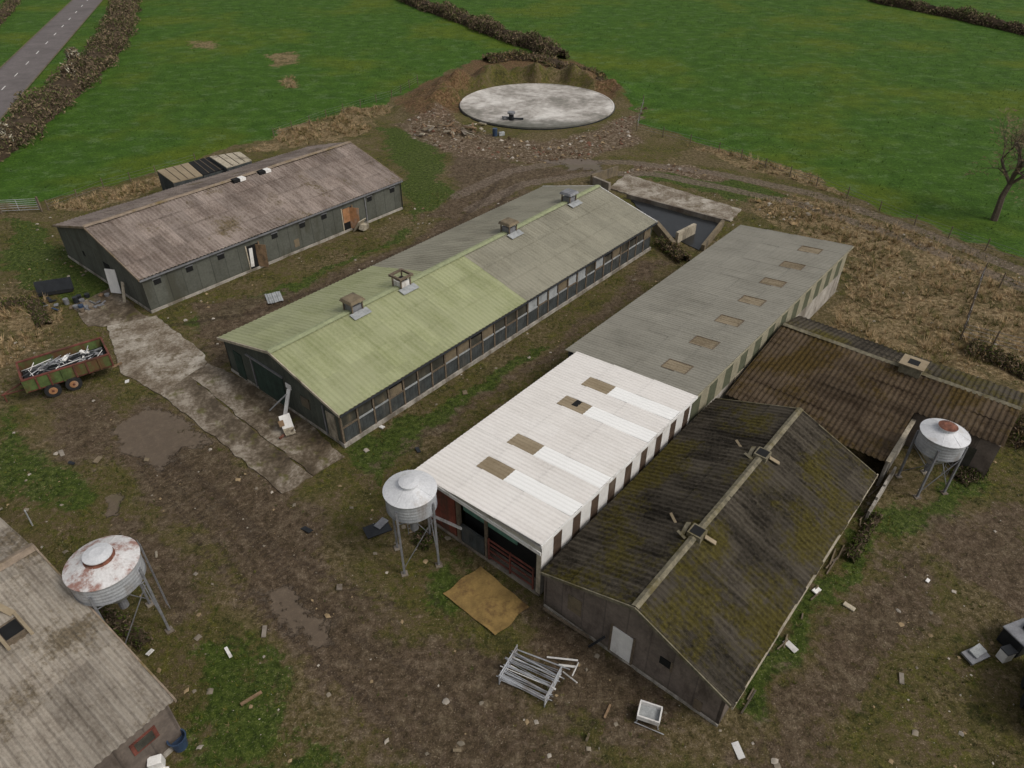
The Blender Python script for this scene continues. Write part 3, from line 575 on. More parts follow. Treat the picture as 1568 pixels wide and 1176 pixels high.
# ------------------------------------------------------------------ SILOS
def silo(x,y,r,top,hc,rusty=0,rot=0):
    E=empty('feed_silo',(x,y,0),rot); T=M['rusty'] if rusty==1 else M['silotop']
    mb=MB(); zb=top-hc; pf=[]
    n=int(hc/.09)
    for i in range(n+1): pf.append((r-(.014 if i%2 else 0),zb+hc*i/n))
    mb.lathe((0,0,0),pf,40,M['galv'])
    mb.lathe((0,0,0),[(r*.12,zb-r*1.0),(r*.2,zb-r*.95),(r-.02,zb-.02),(r+.02,zb-.0),(r+.02,zb+.06)],40,M['galv']); mb.obj('bin',E)
    mb=MB(); mb.lathe((0,0,0),[(r,top-.06),(r+.07,top-.03),(r+.07,top),(r*.38,top+r*.25),(r*.37,top+r*.30)],40,T)
    mb.lathe((0,0,0),[(r*.37,top+r*.22),(r*.37,top+r*.36),(r*.41,top+r*.36),(r*.41,top+r*.40),(r*.2,top+r*.46),(0,top+r*.46)],28,T if rusty!=1 else M['silotop'])
    for j in range(8):
        t=j*math.pi/4; ca,sa=math.cos(t),math.sin(t)
        mb.cyl((ca*(r+.05),sa*(r+.05),top+.01),(ca*r*.38,sa*r*.38,top+r*.25),.014,.014,4,T)
    if rusty==2: mb.lathe((0,0,0),[(r*.42,top+r*.41),(r*.2,top+r*.475),(0,top+r*.475)],24,M['rust'])
    if rusty==1: mb.lathe((0,0,0),[(r*.44,top+r*.235),(r*.38,top+r*.262),(r*.375,top+r*.345)],28,M['rust'])
    mb.obj('lid',E)
    mb=MB()
    pts=[(math.cos(R(45+90*i))*(r+.03),math.sin(R(45+90*i))*(r+.03)) for i in range(4)]
    for i,(a,b) in enumerate(pts):
        mb.box(a-.05,a+.05,b-.05,b+.05,0,zb+hc*.6,M['galvd']); mb.box(a-.16,a+.16,b-.16,b+.16,-.05,.06,M['conc'])
        c_,d_=pts[(i+1)%4]; mb.cyl((a,b,.4),(c_,d_,zb-.3),.025,.025,5,M['galvd']); mb.cyl((a,b,zb-.2),(c_,d_,zb-.2),.03,.03,5,M['galvd'])
    mb.cyl((0,0,zb-r*.95),(0,0,zb-r*1.1-.35),.18,.2,12,M['galvd'])
    for s in(-.16,.16): mb.cyl((r+.12,s,.3),(r+.12,s,top),.018,.018,5,M['galvd'])
    for i in range(int(top/.3)): mb.cyl((r+.12,-.16,.4+i*.3),(r+.12,.16,.4+i*.3),.012,.012,4,M['galvd'])
    mb.obj('legs_and_ladder',E)
silo(-4.65,23.2,1.17,4.7,1.0,0,1.9); silo(-16.75,19.0,1.38,4.7,1.0,1,.8); silo(22.5,28.2,1.13,3.75,1.0,2,.2)
# ------------------------------------------------------------------ TRAILER
E=empty('farm_tipping_trailer',(-28.9,37.8,0),R(36)); mb=MB(); l,w=2.5,1.2
mb.box(-l,l,-w,w,.85,.95,M['tred'])
for s in(-1,1):
    mb.box(-l,l,s*w-.04,s*w+.04,.95,1.75,M['tgreen']); mb.box(-l-.03,l+.03,s*w-.07,s*w+.07,1.75,1.84,M['tred'])
    for i in range(8): mb.box(-l+i*(2*l/7)-.05,-l+i*(2*l/7)+.05,s*(w+.075)-.035,s*(w+.075)+.035,.9,1.74,M['tred'] if i%3 else M['tgreen'])
    mb.box(s*l-.04,s*l+.04,-w+.04,w-.04,.95,1.7,M['tgreen'] if s>0 else M['tred']); mb.box(s*l-.06,s*l+.06,-w+.07,w-.07,1.7,1.8,M['tred'])
mb.obj('body',E,bevel=.01); mb=MB()
for s in(-.5,.5): mb.box(-l,l,s-.06,s+.06,.65,.85,M['tred'])
mb.cyl((-l,.5,.75),(-l-1.4,0,.55),.05,.05,6,M['tred']); mb.cyl((-l,-.5,.75),(-l-1.4,0,.55),.05,.05,6,M['tred']); mb.cyl((-l-1.3,0,.55),(-l-1.3,0,0),.04,.04,6,M['tred'])
for a in(-1.2,0.0): mb.cyl((a,-1.1,.48),(a,1.1,.48),.05,.05,8,M['tred'])
mb.obj('chassis',E); mb=MB()
for a in(-1.2,0.0):
    for s in(-1,1):
        c_=s*1.12
        mb.cyl((a,c_-.14,.48),(a,c_+.14,.48),.48,.48,24,M['tyre']); mb.cyl((a,c_+s*.10,.48),(a,c_+s*.155,.48),.27,.25,16,M['orply']); mb.cyl((a,c_+s*.14,.48),(a,c_+s*.2,.48),.09,.08,10,M['rust'])
mb.obj('wheels',E,bevel=.03); mb=MB()
for i in range(75):
    x=random.uniform(-2.1,2.1);y=random.uniform(-.85,.85);z=1.3+random.uniform(0,.6)*(1-abs(y))
    mt=random.choice([M['galv'],M['panel'],M['white'],M['galvd'],M['dark'],M['galvd']])
    L2=random.uniform(.5,1.6); t=random.gauss(.1,.8); dx,dy=math.cos(t)*L2/2,math.sin(t)*L2/2*.6
    mb.cyl((x-dx,y-dy,z-random.uniform(0,.2)),(x+dx,y+dy,z+random.uniform(0,.25)),.025,.025,5,mt)
    if i%5==0: mb.obox((x,y,z-.05),(.5,.25,.04),(random.uniform(-.5,.5),random.uniform(-.5,.5),t),M['white'] if i%2 else M['galvd'])
mb.poly([(-2.4,-1.1,1.2),(2.4,-1.1,1.2),(2.4,1.1,1.2),(-2.4,1.1,1.2)],M['dark']); mb.obj('scrap_load',E)
# ------------------------------------------------------------------ LOOSE ITEMS
def lo(px,py,z=0): return (*G(px,py),z)
mb=MB()
for i in range(30):
    yy=random.uniform(-.15,.15); z=.15+.3*random.random()
    mb.cyl((-1.1+random.uniform(-.25,.2),-.75+i*.05,z),(1.1+random.uniform(-.2,.25),-.75+i*.05+yy,z+random.uniform(-.12,.2)),.02,.02,6,random.choice([M['galv'],M['galv'],M['galvd'],M['white']]))
for s in(-1.05,1.05):
    for z in(.1,.35,.6): mb.cyl((s,-.8,z),(s,.8,z),.03,.03,6,M['galv'])
    for y in(-.8,0,.8): mb.cyl((s,y,0),(s,y,.65),.03,.03,6,M['galv'])
mb.cyl((-1.05,-.8,.65),(1.05,-.8,.6),.03,.03,6,M['galv']); mb.cyl((-1.05,.8,.3),(1.4,.9,.5),.03,.03,6,M['galv']); mb.cyl((1.1,.9,.1),(1.9,.5,.5),.03,.03,6,M['white']); mb.cyl((.2,1.2,.1),(1.5,1.5,.4),.04,.04,6,M['white']); mb.cyl((.8,1.1,.1),(1.5,1.3,.2),.05,.05,6,M['white']); mb.cyl((1.5,1.6,.1),(1.6,.7,.5),.03,.03,6,M['white'])
mb.obj('stacked_steel_pen_rails',loc=lo(812,1040),rot=R(-28))
w=GP([(678,910),(735,868),(810,930),(760,975)]); c0=w.mean(0); mb=MB(); n=14
for i in range(n):
    for j in range(n):
        def pt(a,b):
            a/=n;b/=n; p=(w[0]*(1-a)+w[1]*a)*(1-b)+(w[3]*(1-a)+w[2]*a)*b-c0
            e=.05*math.sin(b*17+a*9)*(1 if a in(0,1) or b in(0,1) else 0)
            return (p[0]+e,p[1]-e*.6,.07+.035*math.sin(a*7+b*3)*math.sin(b*9))
        mb.poly([pt(i,j),pt(i+1,j),pt(i+1,j+1),pt(i,j+1)],M['rsheet'])
mb.obj('rusty_steel_sheet',loc=(c0[0],c0[1],0))
mb=MB(); mb.box(-.4,.4,-.3,.3,.3,.35,M['panel'])
for s in(-1,1): mb.box(-.45,.45,s*.33-.03,s*.33+.03,.3,.55,M['white']); mb.box(s*.43-.03,s*.43+.03,-.3,.3,.3,.55,M['white'])
for s in(-1,1):
    for t in(-1,1): mb.cyl((s*.36,t*.26,.3),(s*.45,t*.33,0),.025,.025,6,M['galv'])
mb.cyl((-.5,-.4,.1),(.7,-.5,.1),.02,.02,6,M['galv']); mb.obj('discarded_white_sink',loc=lo(993,1100),rot=R(-20))
mb=MB(); mb.obox((0,0,.55),(.65,.08,1.2),(-.45,0,.6),M['white']); mb.obox((.2,-.4,.3),(.6,.5,.08),(.3,.1,.6),M['pale']); mb.obox((-.25,-.2,.75),(.3,.1,.35),(-.4,0,.6),M['ply']); mb.obox((.35,.1,.2),(.08,.08,1.2),(1.2,.2,0),M['wood']); mb.obox((-.1,-.5,.15),(.9,.12,.1),(0,.1,1.2),M['rust'])
mb.obj('broken_cupboard',loc=lo(442,660))
mb=MB()
for i in range(7): mb.obox((-.5+.17*i,random.uniform(-.1,.1),.12+.05*(i%2)),(.15,1.6,.02),(0,.0,0),M['panel'])
mb.obox((0,.5,.06),(1.3,.1,.08),(0,0,0),M['wood']); mb.obox((0,-.5,.06),(1.3,.1,.08),(0,0,0),M['wood'])
mb.obj('grey_slatted_panel',loc=lo(420,458),rot=R(25))
mb=MB(); mb.obox((0,0,.1),(1.3,.8,.05),(.05,.05,0),M['dark']); mb.obox((.3,.2,.17),(.7,.4,.05),(.1,0,.5),M['galvd']); mb.obj('black_sheet_panel',loc=lo(578,812),rot=R(30))
mb=MB(); mb.lathe((0,0,0),[(0,.02),(.27,.0),(.33,.62),(.36,.62),(.36,.66),(.31,.66),(.29,.3),(0,.28)],24,M['blue']); mb.obj('blue_bucket',loc=lo(277,1142))
mb=MB(); mb.obox((0,0,.3),(.5,.35,.6),(.1,0,.3),M['white']); mb.obox((.1,-.2,.1),(.7,.3,.1),(0,.2,.1),M['white']); mb.obj('white_plastic_crate',loc=lo(243,1174),bevel=.03)
mb=MB(); mb.cyl((0,0,0),(.05,0,1.1),.04,.035,8,M['panel']); mb.cyl((.05,0,1.1),(.05,0,1.16),.05,.03,8,M['panel']); mb.obj('white_marker_post',loc=lo(50,805))
mb=MB(); mb.obox((0,0,.05),(.9,.12,.07),(0,.05,.7),M['ply']); mb.obj('loose_timber',loc=lo(385,1070))
mb=MB(); mb.obox((0,0,.1),(2.6,.5,.05),(0,0,.0),M['black']); mb.obox((0,.45,.5),(2.6,.06,1.0),(-.3,0,0),M['dark']); mb.obj('dark_tarpaulin_sheet',loc=lo(85,450),rot=R(20))
mb=MB()
for i in range(26):
    x,y=random.uniform(-2.8,2.8),random.uniform(-1.3,1.3); mt=random.choice([M['dark'],M['galvd'],M['wood'],M['ply'],M['blue'],M['dark']])
    if i%3: mb.obox((x,y,.12),(random.uniform(.2,.9),random.uniform(.1,.3),.08),(random.uniform(-.4,.4),random.uniform(-.4,.4),random.uniform(0,3)),mt)
    else: mb.cyl((x,y,0),(x,y,random.uniform(.2,.6)),.18,.2,12,mt)
mb.obj('scrap_heap',loc=lo(115,468),rot=R(10))
mb=MB()   # rubbish strewn about the yard
for px,py in [(110,710),(225,705),(240,850),(150,705),(300,880),(405,968),(470,812),(520,900),(95,695),(350,1000),(1130,1150),(1300,930),(1250,905),(1420,890),(1380,1040),(900,1130),(640,690),(712,602),(585,655),(360,420),(530,390),(560,366),(648,320),(1170,1000),(1210,990),(930,1090),(230,1000),(700,1150),(180,560),(195,585)]:
    x,y=G(px,py); a=random.uniform(0,3); mb.obox((x,y,.06),(random.uniform(.15,.7),random.uniform(.08,.3),.05),(random.uniform(-.3,.3),random.uniform(-.3,.3),a),random.choice([M['pale'],M['tanpanel'],M['conc'],M['white'],M['ply'],M['dark']]))
mb.obj('scattered_litter')
mb=MB(); mb.cyl((0,0,.22),(0,0,1.0),.35,.3,14,M['dark']); mb.cyl((0,0,1),(0,0,1.2),.5,.5,14,M['galvd']); mb.obox((.8,-.3,.45),(1.5,.2,.2),(0,.1,.3),M['dark']); mb.obox((-.7,.2,.4),(.9,.5,.3),(0,.2,.6),M['galvd']); mb.obj('slurry_pump',loc=lo(783,186))
mb=MB(); mb.cyl((0,0,0),(0,0,.9),.3,.3,14,M['blue']); mb.obox((.8,.2,.2),(.7,.4,.4),(0,0,.4),M['panel']); mb.obj('blue_drum',loc=lo(758,208))
mb=MB()
for i in range(30):
    mb.obox((random.uniform(-4,4),random.uniform(-2.5,2.5),random.uniform(.1,.5)),(random.uniform(.5,2.0),random.uniform(.1,.6),.12),(random.uniform(-.4,.4),random.uniform(-.4,.4),random.uniform(0,3)),random.choice([M['ply'],M['tanpanel'],M['wood'],M['conc'],M['ply'],M['pale']]))
mb.obj('demolition_timber_pile',loc=lo(692,200))
slab('silage_clamp_floor',[(932,290),(958,268),(1135,322),(1118,340)],.12,M['apron'])
slab('silage_clamp_floor',[(966,306),(1104,344),(1070,384),(1004,352)],.06,M['water'])
mb=MB()
def wl(a,b,h,t=.25,mat=None):
    p=Vector((*G(*a),0));q=Vector((*G(*b),0)); d=(q-p); ln=d.length
    mb.obox(((p+q)/2+Vector((0,0,h/2))),(ln,t,h),(0,0,math.atan2(d.y,d.x)),mat or M['conc'])
wl((960,303),(1106,342),.45); wl((1003,352),(1030,385),.9,.4,M['tanpanel']); wl((1035,372),(1062,358),1.0,.3,M['pale']); wl((905,280),(933,292),.8,.3); wl((1106,346),(1075,385),.6,.3,M['tanpanel'])
wl((905,282),(945,268),1.0,.2,M['tanpanel']); mb.obj('silage_clamp_walls')
mb=MB(); mb.obox((0,0,.45),(1.6,1.0,.9),(0,0,0),M['dark']); mb.obox((0,0,.92),(1.7,1.1,.08),(0,0,0),M['galvd']); mb.obox((.2,0,1.05),(.6,.5,.2),(0,0,.2),M['dark']); mb.obj('black_storage_bin',loc=lo(1560,985),rot=R(20),bevel=.04)
mb=MB(); mb.obox((0,0,.12),(1.1,.6,.1),(.1,.05,.4),M['galvd']); mb.obox((.1,.1,.25),(.7,.4,.08),(.2,0,.5),M['panel']); mb.obj('grey_plastic_tray',loc=lo(1492,1005))
mb=MB(); mb.obox((0,0,.3),(.5,.4,.6),(0,0,.3),M['white']); mb.obox((0,0,.62),(.56,.46,.06),(0,0,.3),M['dark']); mb.obj('white_storage_tub',loc=lo(1536,1008),bevel=.03)
E=empty('cream_livestock_trailer',lo(1612,1085),R(58)); mb=MB(); mb.box(-1.8,1.8,-1,1,.5,2.0,M['cream']); mb.box(-1.85,1.85,-1.05,1.05,2.0,2.08,M['pale']); mb.box(-1.82,-.2,-1.02,-1.0,1.2,1.8,M['black']); mb.box(.2,1.7,-1.02,-1.0,1.2,1.8,M['black']); mb.box(-1.9,1.9,-.9,.9,.35,.5,M['galvd']); mb.obj('body',E,bevel=.03)
mb=MB()
for a in(-.5,.5):
    for s in(-1,1): mb.cyl((a,s*1.05-.1,.33),(a,s*1.05+.1,.33),.33,.33,18,M['tyre'])
mb.obj('wheels',E)
# ------------------------------------------------------------------ fences & gate
def fence(name,l,sp=2.5,h=1.1,wires=3,mat=None):
    mb=MB(); W=GP(l); prev=None
    for i in range(len(W)-1):
        d=W[i+1]-W[i]; L_=np.hypot(*d); n=max(1,int(L_/sp))
        for j in range(n+(i==len(W)-2)):
            p=W[i]+d*j/n; hh=h+random.uniform(-.1,.15); t=(p[0]+random.uniform(-.06,.06),p[1]+random.uniform(-.06,.06),hh)
            mb.cyl((p[0],p[1],-.1),t,.06,.05,6,mat or M['wood'])
            if prev is not None:
                for q in range(wires):
                    z=.35+.3*q; mb.cyl((prev[0],prev[1],z),(p[0],p[1],z),.012,.012,3,M['galvd'],False)
            prev=p
    return mb.obj(name)
fence('post_and_wire_fence',[(985,160),(975,200),(1100,232),(1250,285),(1400,345),(1568,405)],3)
fence('post_and_wire_fence',[(1500,430),(1470,520),(1568,545)],1.6,1.5,4)
fence('post_and_wire_fence',[(1530,440),(1568,455),(1620,475)],1.5,1.4)
fence('post_and_wire_fence',[(75,322),(160,290),(240,268),(300,250)],2.5)
fence('post_and_wire_fence',[(420,210),(500,180),(600,150),(640,128)],2.5)
p=Vector(lo(0,327)); q=Vector(lo(62,324)); mb=MB()
for z in(.25,.5,.72,.92,1.12,1.3): mb.cyl((p.x,p.y,z),(q.x,q.y,z),.025,.025,6,M['galv'])
for t in(0,.5,1): r_=p.lerp(q,t); mb.cyl((r_.x,r_.y,.2),(r_.x,r_.y,1.32),.03,.03,6,M['galv'])
for r_ in(p,q): mb.cyl((r_.x+.15,r_.y,0),(r_.x+.15,r_.y,1.5),.1,.1,8,M['wood'])
mb.obj('field_gate')
# ------------------------------------------------------------------ scatter
def scatter(name,pts,z,tmplV,tmplF,sc,mats):
    n=len(pts); a=rng.uniform(0,2*math.pi,n); V=np.asarray(tmplV,float); m=len(V)
    ca,sa=np.cos(a)[:,None],np.sin(a)[:,None]
    s=sc[:,None]; jit=1+rng.uniform(-.3,.3,(n,3))
    x=V[None,:,0]*s*jit[:,:1]; y=V[None,:,1]*s*jit[:,1:2]; zz_=V[None,:,2]*s*jit[:,2:3]
    X_=x*ca-y*sa+pts[:,:1]; Y_=x*sa+y*ca+pts[:,1:2]; Z_=zz_+np.asarray(z)[:,None]
    co=np.stack([X_,Y_,Z_],-1).reshape(-1,3)
    F=np.asarray(tmplF); fs=(F[None]+(np.arange(n)*m)[:,None,None]).reshape(-1,F.shape[1])
    me=bpy.data.meshes.new(name); me.vertices.add(len(co)); me.vertices.foreach_set('co',co.ravel())
    me.loops.add(fs.size); me.loops.foreach_set('vertex_index',fs.ravel().astype(np.int32)); me.polygons.add(len(fs)); k_=F.shape[1]
    me.polygons.foreach_set('loop_start',np.arange(0,fs.size,k_,dtype=np.int32)); me.polygons.foreach_set('loop_total',np.full(len(fs),k_,np.int32))
    for mt in mats: me.materials.append(mt)
    mi=np.repeat(rng.integers(0,len(mats),n),len(F)); me.polygons.foreach_set('material_index',mi.astype(np.int32)); me.update(calc_edges=True)
    ob=bpy.data.objects.new(name,me); bpy.context.collection.objects.link(ob); return ob
def flat(name,c,r=.9): 
    k=NB(name,r,.1); return k.col(k.ramp(k.noise(2,2,.6),[(.3,tuple(x*.65 for x in c)),(.7,tuple(x*1.3 for x in c))]))
def tuft(nb,seed,spread=.55,w=.07):
    rr=random.Random(seed); V=[];F=[]
    for i in range(nb):
        t=rr.uniform(0,6.28); d=rr.uniform(.0,.25); cx,cy=math.cos(t),math.sin(t); l=rr.uniform(.25,spread); h=rr.uniform(.4,1)
        b=len(V); V+=[(cx*d-cy*w,cy*d+cx*w,0),(cx*d+cy*w,cy*d-cx*w,0),(cx*(d+l),cy*(d+l),h)]; F.append((b,b+1,b+2))
    return V,F
def blocked(P_):
    b=np.zeros(len(P_),bool); u=P_[:,0]*.6459+P_[:,1]*.7634; v=-P_[:,0]*.7634+P_[:,1]*.6459
    for a in((17.4,51.5,27.5,39.7),(17.7,43.6,50.6,65.1),(16.5,54.4,12.2,21.2),(16.4,45,2.9,12.5),(38.7,45,-1.6,3)): b|=(u>a[0])&(u<a[1])&(v>a[2])&(v<a[3])
    for s in([(165,500),(240,484),(310,540),(420,600),(528,700),(432,757),(248,610),(185,575)],[(112,470),(170,440),(240,484),(164,500),(135,500)],[(932,290),(958,268),(1135,322),(1104,344),(1070,384),(1004,352)],[(678,910),(735,868),(810,930),(760,975)]): b|=polymask(P_,GP(s),.15)>.6
    b|=np.hypot(*(P_-CEN).T)<10.8
    return b
def cand(n,x0,x1,y0,y1):
    P_=np.stack([rng.uniform(x0,x1,n),rng.uniform(y0,y1,n)],1); return P_[~blocked(P_)]
tanm=[flat('dry_grass_a',(.44,.32,.185)),flat('dry_grass_b',(.31,.215,.115)),flat('dry_grass_c',(.19,.13,.06)),flat('dry_grass_d',(.10,.095,.03))]
grm=[flat('grass_a',(.06,.08,.014)),flat('grass_b',(.12,.115,.022)),flat('grass_c',(.04,.052,.012)),flat('grass_d',(.18,.14,.07))]
P_=cand(110000,-70,75,20,125); z_=zones(P_); q_=P_[(z_['tan']*(.45+.55*(wob(P_,.7,.4,2)>-.2))>rng.uniform(.3,1,len(P_)))]
V,F=tuft(10,3,1.1,.035); scatter('dry_grass',q_,gz(q_),V,F,rng.uniform(.2,.65,len(q_)),tanm)
P_=cand(70000,-50,50,8,70); z_=zones(P_); pr_=z_['yard']*(1-.8*z_['mud'])*(1-z_['wet'])*(1-z_['rut'])*(.25+.75*(wob(P_,.8,.25,3)>-.1)); q_=P_[pr_>rng.uniform(.15,1,len(P_))]
V,F=tuft(7,5,.8,.05); scatter('rough_grass',q_,gz(q_),V,F,rng.uniform(.06,.22,len(q_)),grm)
P_=cand(30000,-90,110,50,185); z_=zones(P_); q_=P_[(z_['yard']<.4)&(wob(P_,.21,.3,1)+rng.uniform(-.7,.7,len(P_))>.1)]
q_=q_[np.abs((q_-np.array([-73.0,105.0]))@rp)>4]
scatter('pasture_grass',q_,gz(q_),V,F,rng.uniform(.12,.3,len(q_)),[flat('pasture_a',(.055,.10,.014)),flat('pasture_b',(.10,.15,.045)),flat('pasture_c',(.035,.07,.01))])
OV=[(1,0,0),(0,1,0),(-1,0,0),(0,-1,0),(.2,.1,.75),(0,0,-.4),(.6,.6,.3),(-.6,.5,.35)]
OF=[(0,6,4),(6,1,4),(1,7,4),(7,2,4),(2,3,4),(3,0,4),(0,6,5),(6,1,5)]
stm=[flat('stone_a',(.34,.30,.25)),flat('stone_b',(.20,.17,.13)),flat('stone_c',(.26,.19,.11))]
P_=cand(12000,-45,45,9,70); z_=zones(P_); q_=P_[(z_['yard']>.6)&(z_['wet']<.3)&((wob(P_,.45,.4,5)+rng.uniform(-.6,.6,len(P_)))>0)]
scatter('stones',q_,gz(q_)+.01,OV,OF,.022+.14*rng.uniform(0,1,len(q_))**7,stm)
P_=cand(10000,-25,30,75,110); z_=zones(P_); q_=P_[(z_['grav']+z_['orng']*.25)>rng.uniform(.25,1.3,len(P_))]
scatter('rubble',q_,gz(q_)+.02,OV,OF,.05+.24*rng.uniform(0,1,len(q_))**4,stm+[flat('brick_rubble',(.15,.075,.05)),flat('soil_clod',(.10,.065,.04)),flat('soil_clod_dark',(.06,.04,.025))])
P_=cand(900,20,45,55,85); q_=P_[np.hypot(*(P_-np.array(G(1205,325))).T)<3.2]; q_=q_[:200]
scatter('rubble_mound',q_,gz(q_)+rng.uniform(0,.5,len(q_)),OV,OF,rng.uniform(.1,.3,len(q_)),stm+[tanm[1],tanm[2]])
# ------------------------------------------------------------------ hedges
hm=[flat('hedge_twig',(.15,.108,.075)),flat('hedge_dark',(.07,.054,.035)),flat('hedge_green',(.07,.085,.025)),flat('hedge_bud',(.22,.165,.10))]
hcore=flat('hedge_core',(.055,.040,.026))
hb=flat('blossom',(.50,.46,.36))
def hedge(name,W,w,h,n,mats,cs=1):
    W=np.asarray(W,float); seg=np.diff(W,axis=0); L_=np.hypot(*seg.T); cum=np.concatenate([[0],np.cumsum(L_)])
    s=rng.uniform(0,cum[-1],n); i=np.clip(np.searchsorted(cum,s)-1,0,len(seg)-1); t=(s-cum[i])/L_[i]
    base=W[i]+seg[i]*t[:,None]; nr=np.stack([-seg[i][:,1],seg[i][:,0]],1)/L_[i][:,None]
    hv=h*(.8+.22*np.sin(s*.35)+.15*np.sin(s*1.1+1)); wv=w*(.85+.2*np.sin(s*.5+2))
    th=rng.uniform(0,math.pi,n); rr=rng.uniform(.55,1.08,n)
    off=np.cos(th)*rr*wv/2; z=np.abs(np.sin(th))**.7*rr*hv
    P3=base+nr*off[:,None]
    q=rng.normal(size=(n,3)); q[:,2]+=.5; q/=np.linalg.norm(q,axis=1)[:,None]; r2=np.cross(q,rng.normal(size=(n,3))); r2/=np.linalg.norm(r2,axis=1)[:,None]
    C=np.column_stack([P3,z]); ln=rng.uniform(.25,.75,n)[:,None]*cs; wd=rng.uniform(.03,.12,n)[:,None]*cs
    co=np.stack([C-q*ln/2-r2*wd,C-q*ln/2+r2*wd,C+q*ln/2],1).reshape(-1,3)
    fs=np.arange(3*n).reshape(n,3).tolist(); cv=co.tolist(); mats=mats+[hcore]; mi=rng.integers(0,len(mats)-1,n).tolist()
    m2=int(cum[-1]/1.2)+1; ring=8; b0=len(cv)
    for a in range(m2+1):
        sa=min(cum[-1],a*1.2); ii=min(len(seg)-1,max(0,np.searchsorted(cum,sa)-1)); tt=(sa-cum[ii])/L_[ii]; p=W[ii]+seg[ii]*tt; nn=np.array([-seg[ii][1],seg[ii][0]])/L_[ii]
        for b in range(ring):
            t2=math.pi*b/(ring-1); k_=random.uniform(.5,.75); cv.append([p[0]+nn[0]*math.cos(t2)*w/2*k_,p[1]+nn[1]*math.cos(t2)*w/2*k_,math.sin(t2)*h*k_])
    for a in range(m2):
        for b in range(ring-1):
            x=b0+a*ring+b; fs.append([x,x+1,x+ring+1,x+ring]); mi.append(len(mats)-1)
    me=bpy.data.meshes.new(name); me.from_pydata(cv,[],fs)
    for mt in mats: me.materials.append(mt)
    me.polygons.foreach_set('material_index',mi); me.update(); ob=bpy.data.objects.new(name,me); bpy.context.collection.objects.link(ob)
hedge('roadside_hedge',GP([(-60,270),(10,222),(60,178),(120,128),(160,88),(182,50),(192,15),(200,-40)]),6.5,2.6,36000,hm)
hedge('roadside_hedge',GP([(-40,75),(10,20),(40,-20)]),3,1.5,4000,hm)
hedge('field_hedge',GP([(560,-30),(640,10),(700,30),(760,55),(820,75),(858,92)]),4,2.4,26000,hm)
hedge('field_hedge',GP([(1250,-30),(1350,5),(1450,25),(1568,52),(1700,80)]),3.5,2.2,16000,hm)
hedge('bramble_bank',GP([(745,95),(780,90),(830,92),(870,108),(905,120),(925,135)]),3.5,1.2,5000,hm+[tanm[2]])
for px,py in((118,105),(112,132),(12,228)):
    g_=np.array(G(px,py)); hedge('blossom_bush',[g_-[.6,.6],g_+[.6,.6]],2.0,3.0,900,[hm[0],hm[1],hm[3],hb])
wm=[grm[0],grm[2],hm[1],hm[0]]
for l,w_,h_,n_ in(([(1012,372),(1030,388),(1048,402)],1.8,.9,1600),([(1140,612),(1165,600),(1230,545)],1.0,.8,1500),([(1300,860),(1322,820),(1345,790)],.7,.5,700),([(645,820),(665,835)],1.2,.5,900),([(1480,535),(1530,552),(1580,580)],2.0,.7,3000),([(0,470),(50,462),(70,500)],1.6,.5,1500),([(1575,690),(1560,670),(1600,640)],2,1.0,1600),([(130,930),(190,960),(225,990)],1.0,.5,900),([(1465,735),(1500,720)],1.2,.4,900)):
    hedge('weed_clump',GP(l),w_,h_,n_,(wm if h_<.65 else wm+[tanm[2],hm[3]]),.45)
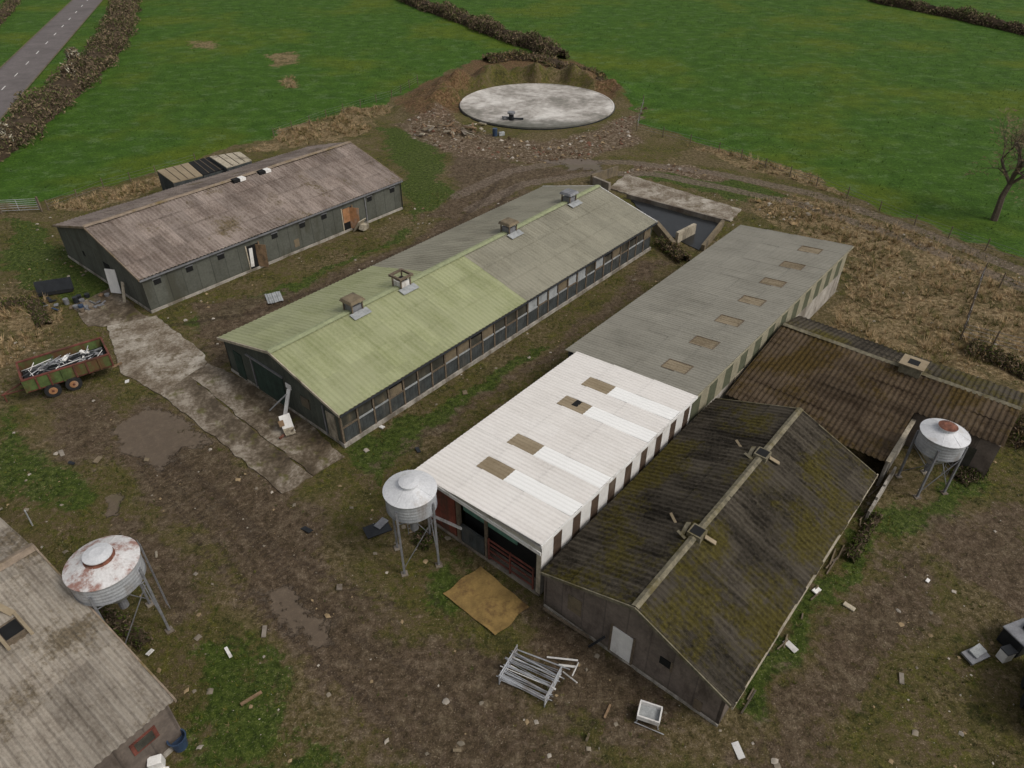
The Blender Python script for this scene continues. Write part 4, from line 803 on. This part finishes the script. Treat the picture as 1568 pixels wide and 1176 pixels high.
# ------------------------------------------------------------------ bare tree
def tree(name,x,y,h,seed,lean=0):
    rr=random.Random(seed); E=empty(name,(x,y,0)); mb=MB(); tips=[]
    def br(p,d,L_,r,dep):
        n=3; 
        for i in range(n):
            d2=(d+Vector((rr.gauss(0,.13),rr.gauss(0,.13),rr.gauss(.02,.08)))).normalized(); q=p+d2*(L_/n); r2=r*(.86 if dep else .9)
            mb.cyl(p,q,r,r2,6 if dep<2 else (4 if dep<4 else 3),M['bark'],False)
            if dep>0 and i<n-1 and dep<5 and rr.random()<.85:
                a=d2.orthogonal().normalized(); a.rotate(Matrix.Rotation(rr.uniform(0,6.28),3,d2)); br(q,(d2*.6+a*.75).normalized(),L_*.62,r2*.6,dep+1)
            p,d,r=q,d2,r2
        if dep>=5 or r<.008: tips.append((p,d)); return
        for j in range(2 if dep else 5):
            a=d.orthogonal().normalized(); a.rotate(Matrix.Rotation(rr.uniform(0,6.28),3,d)); br(p,(d*.75+a*rr.uniform(.4,.95)+Vector((0,0,.1))).normalized(),L_*rr.uniform(.62,.82),r*.7,dep+1)
    br(Vector((0,0,-.1)),Vector((lean,0,1)).normalized(),h*.28,h*.027,0); mb.obj('trunk_and_limbs',E)
    mb=MB()
    for p,d in tips:
        for j in range(5):
            e=(d+Vector((rr.gauss(0,.6),rr.gauss(0,.6),rr.gauss(.1,.4)))).normalized()*rr.uniform(.25,.6); s=e.orthogonal().normalized()*.02; mb.poly([p-s,p+s,p+e],hm[3])
    mb.obj('twigs',E)
tree('bare_ash_tree',*G(1522,337),12.5,4,-.02)
# ------------------------------------------------------------------ light, sky, camera
w=bpy.data.worlds.new('World'); bpy.context.scene.world=w; w.use_nodes=True; nt=w.node_tree; bg=nt.nodes['Background']
sky=nt.nodes.new('ShaderNodeTexSky'); sky.sky_type='NISHITA'; sky.sun_disc=False; EL,AZ=R(48),R(115); sky.sun_elevation=EL; sky.sun_rotation=AZ; sky.dust_density=4; sky.air_density=1.2
hs=nt.nodes.new('ShaderNodeHueSaturation'); hs.inputs['Saturation'].default_value=.2; nt.links.new(sky.outputs[0],hs.inputs['Color']); nt.links.new(hs.outputs[0],bg.inputs[0]); bg.inputs[1].default_value=.12
sd=Vector((math.sin(AZ)*math.cos(EL),math.cos(AZ)*math.cos(EL),math.sin(EL)))
l=bpy.data.lights.new('sun','SUN'); l.energy=1.3; l.angle=R(18); l.color=(1,.95,.87); so=bpy.data.objects.new('sun',l); so.rotation_euler=(-sd).to_track_quat('-Z','Y').to_euler(); so.location=(0,0,60); bpy.context.collection.objects.link(so)
cd=bpy.data.cameras.new('camera'); cd.sensor_width=36; cd.lens=1094/1568*36; cd.clip_end=5000; cam=bpy.data.objects.new('camera',cd); cam.location=(0,0,CAMH); cam.rotation_euler=(math.pi/2-TH,0,0); bpy.context.collection.objects.link(cam)
sc=bpy.context.scene; sc.camera=cam; sc.view_settings.view_transform='Standard'; sc.view_settings.look='None'; sc.view_settings.exposure=0
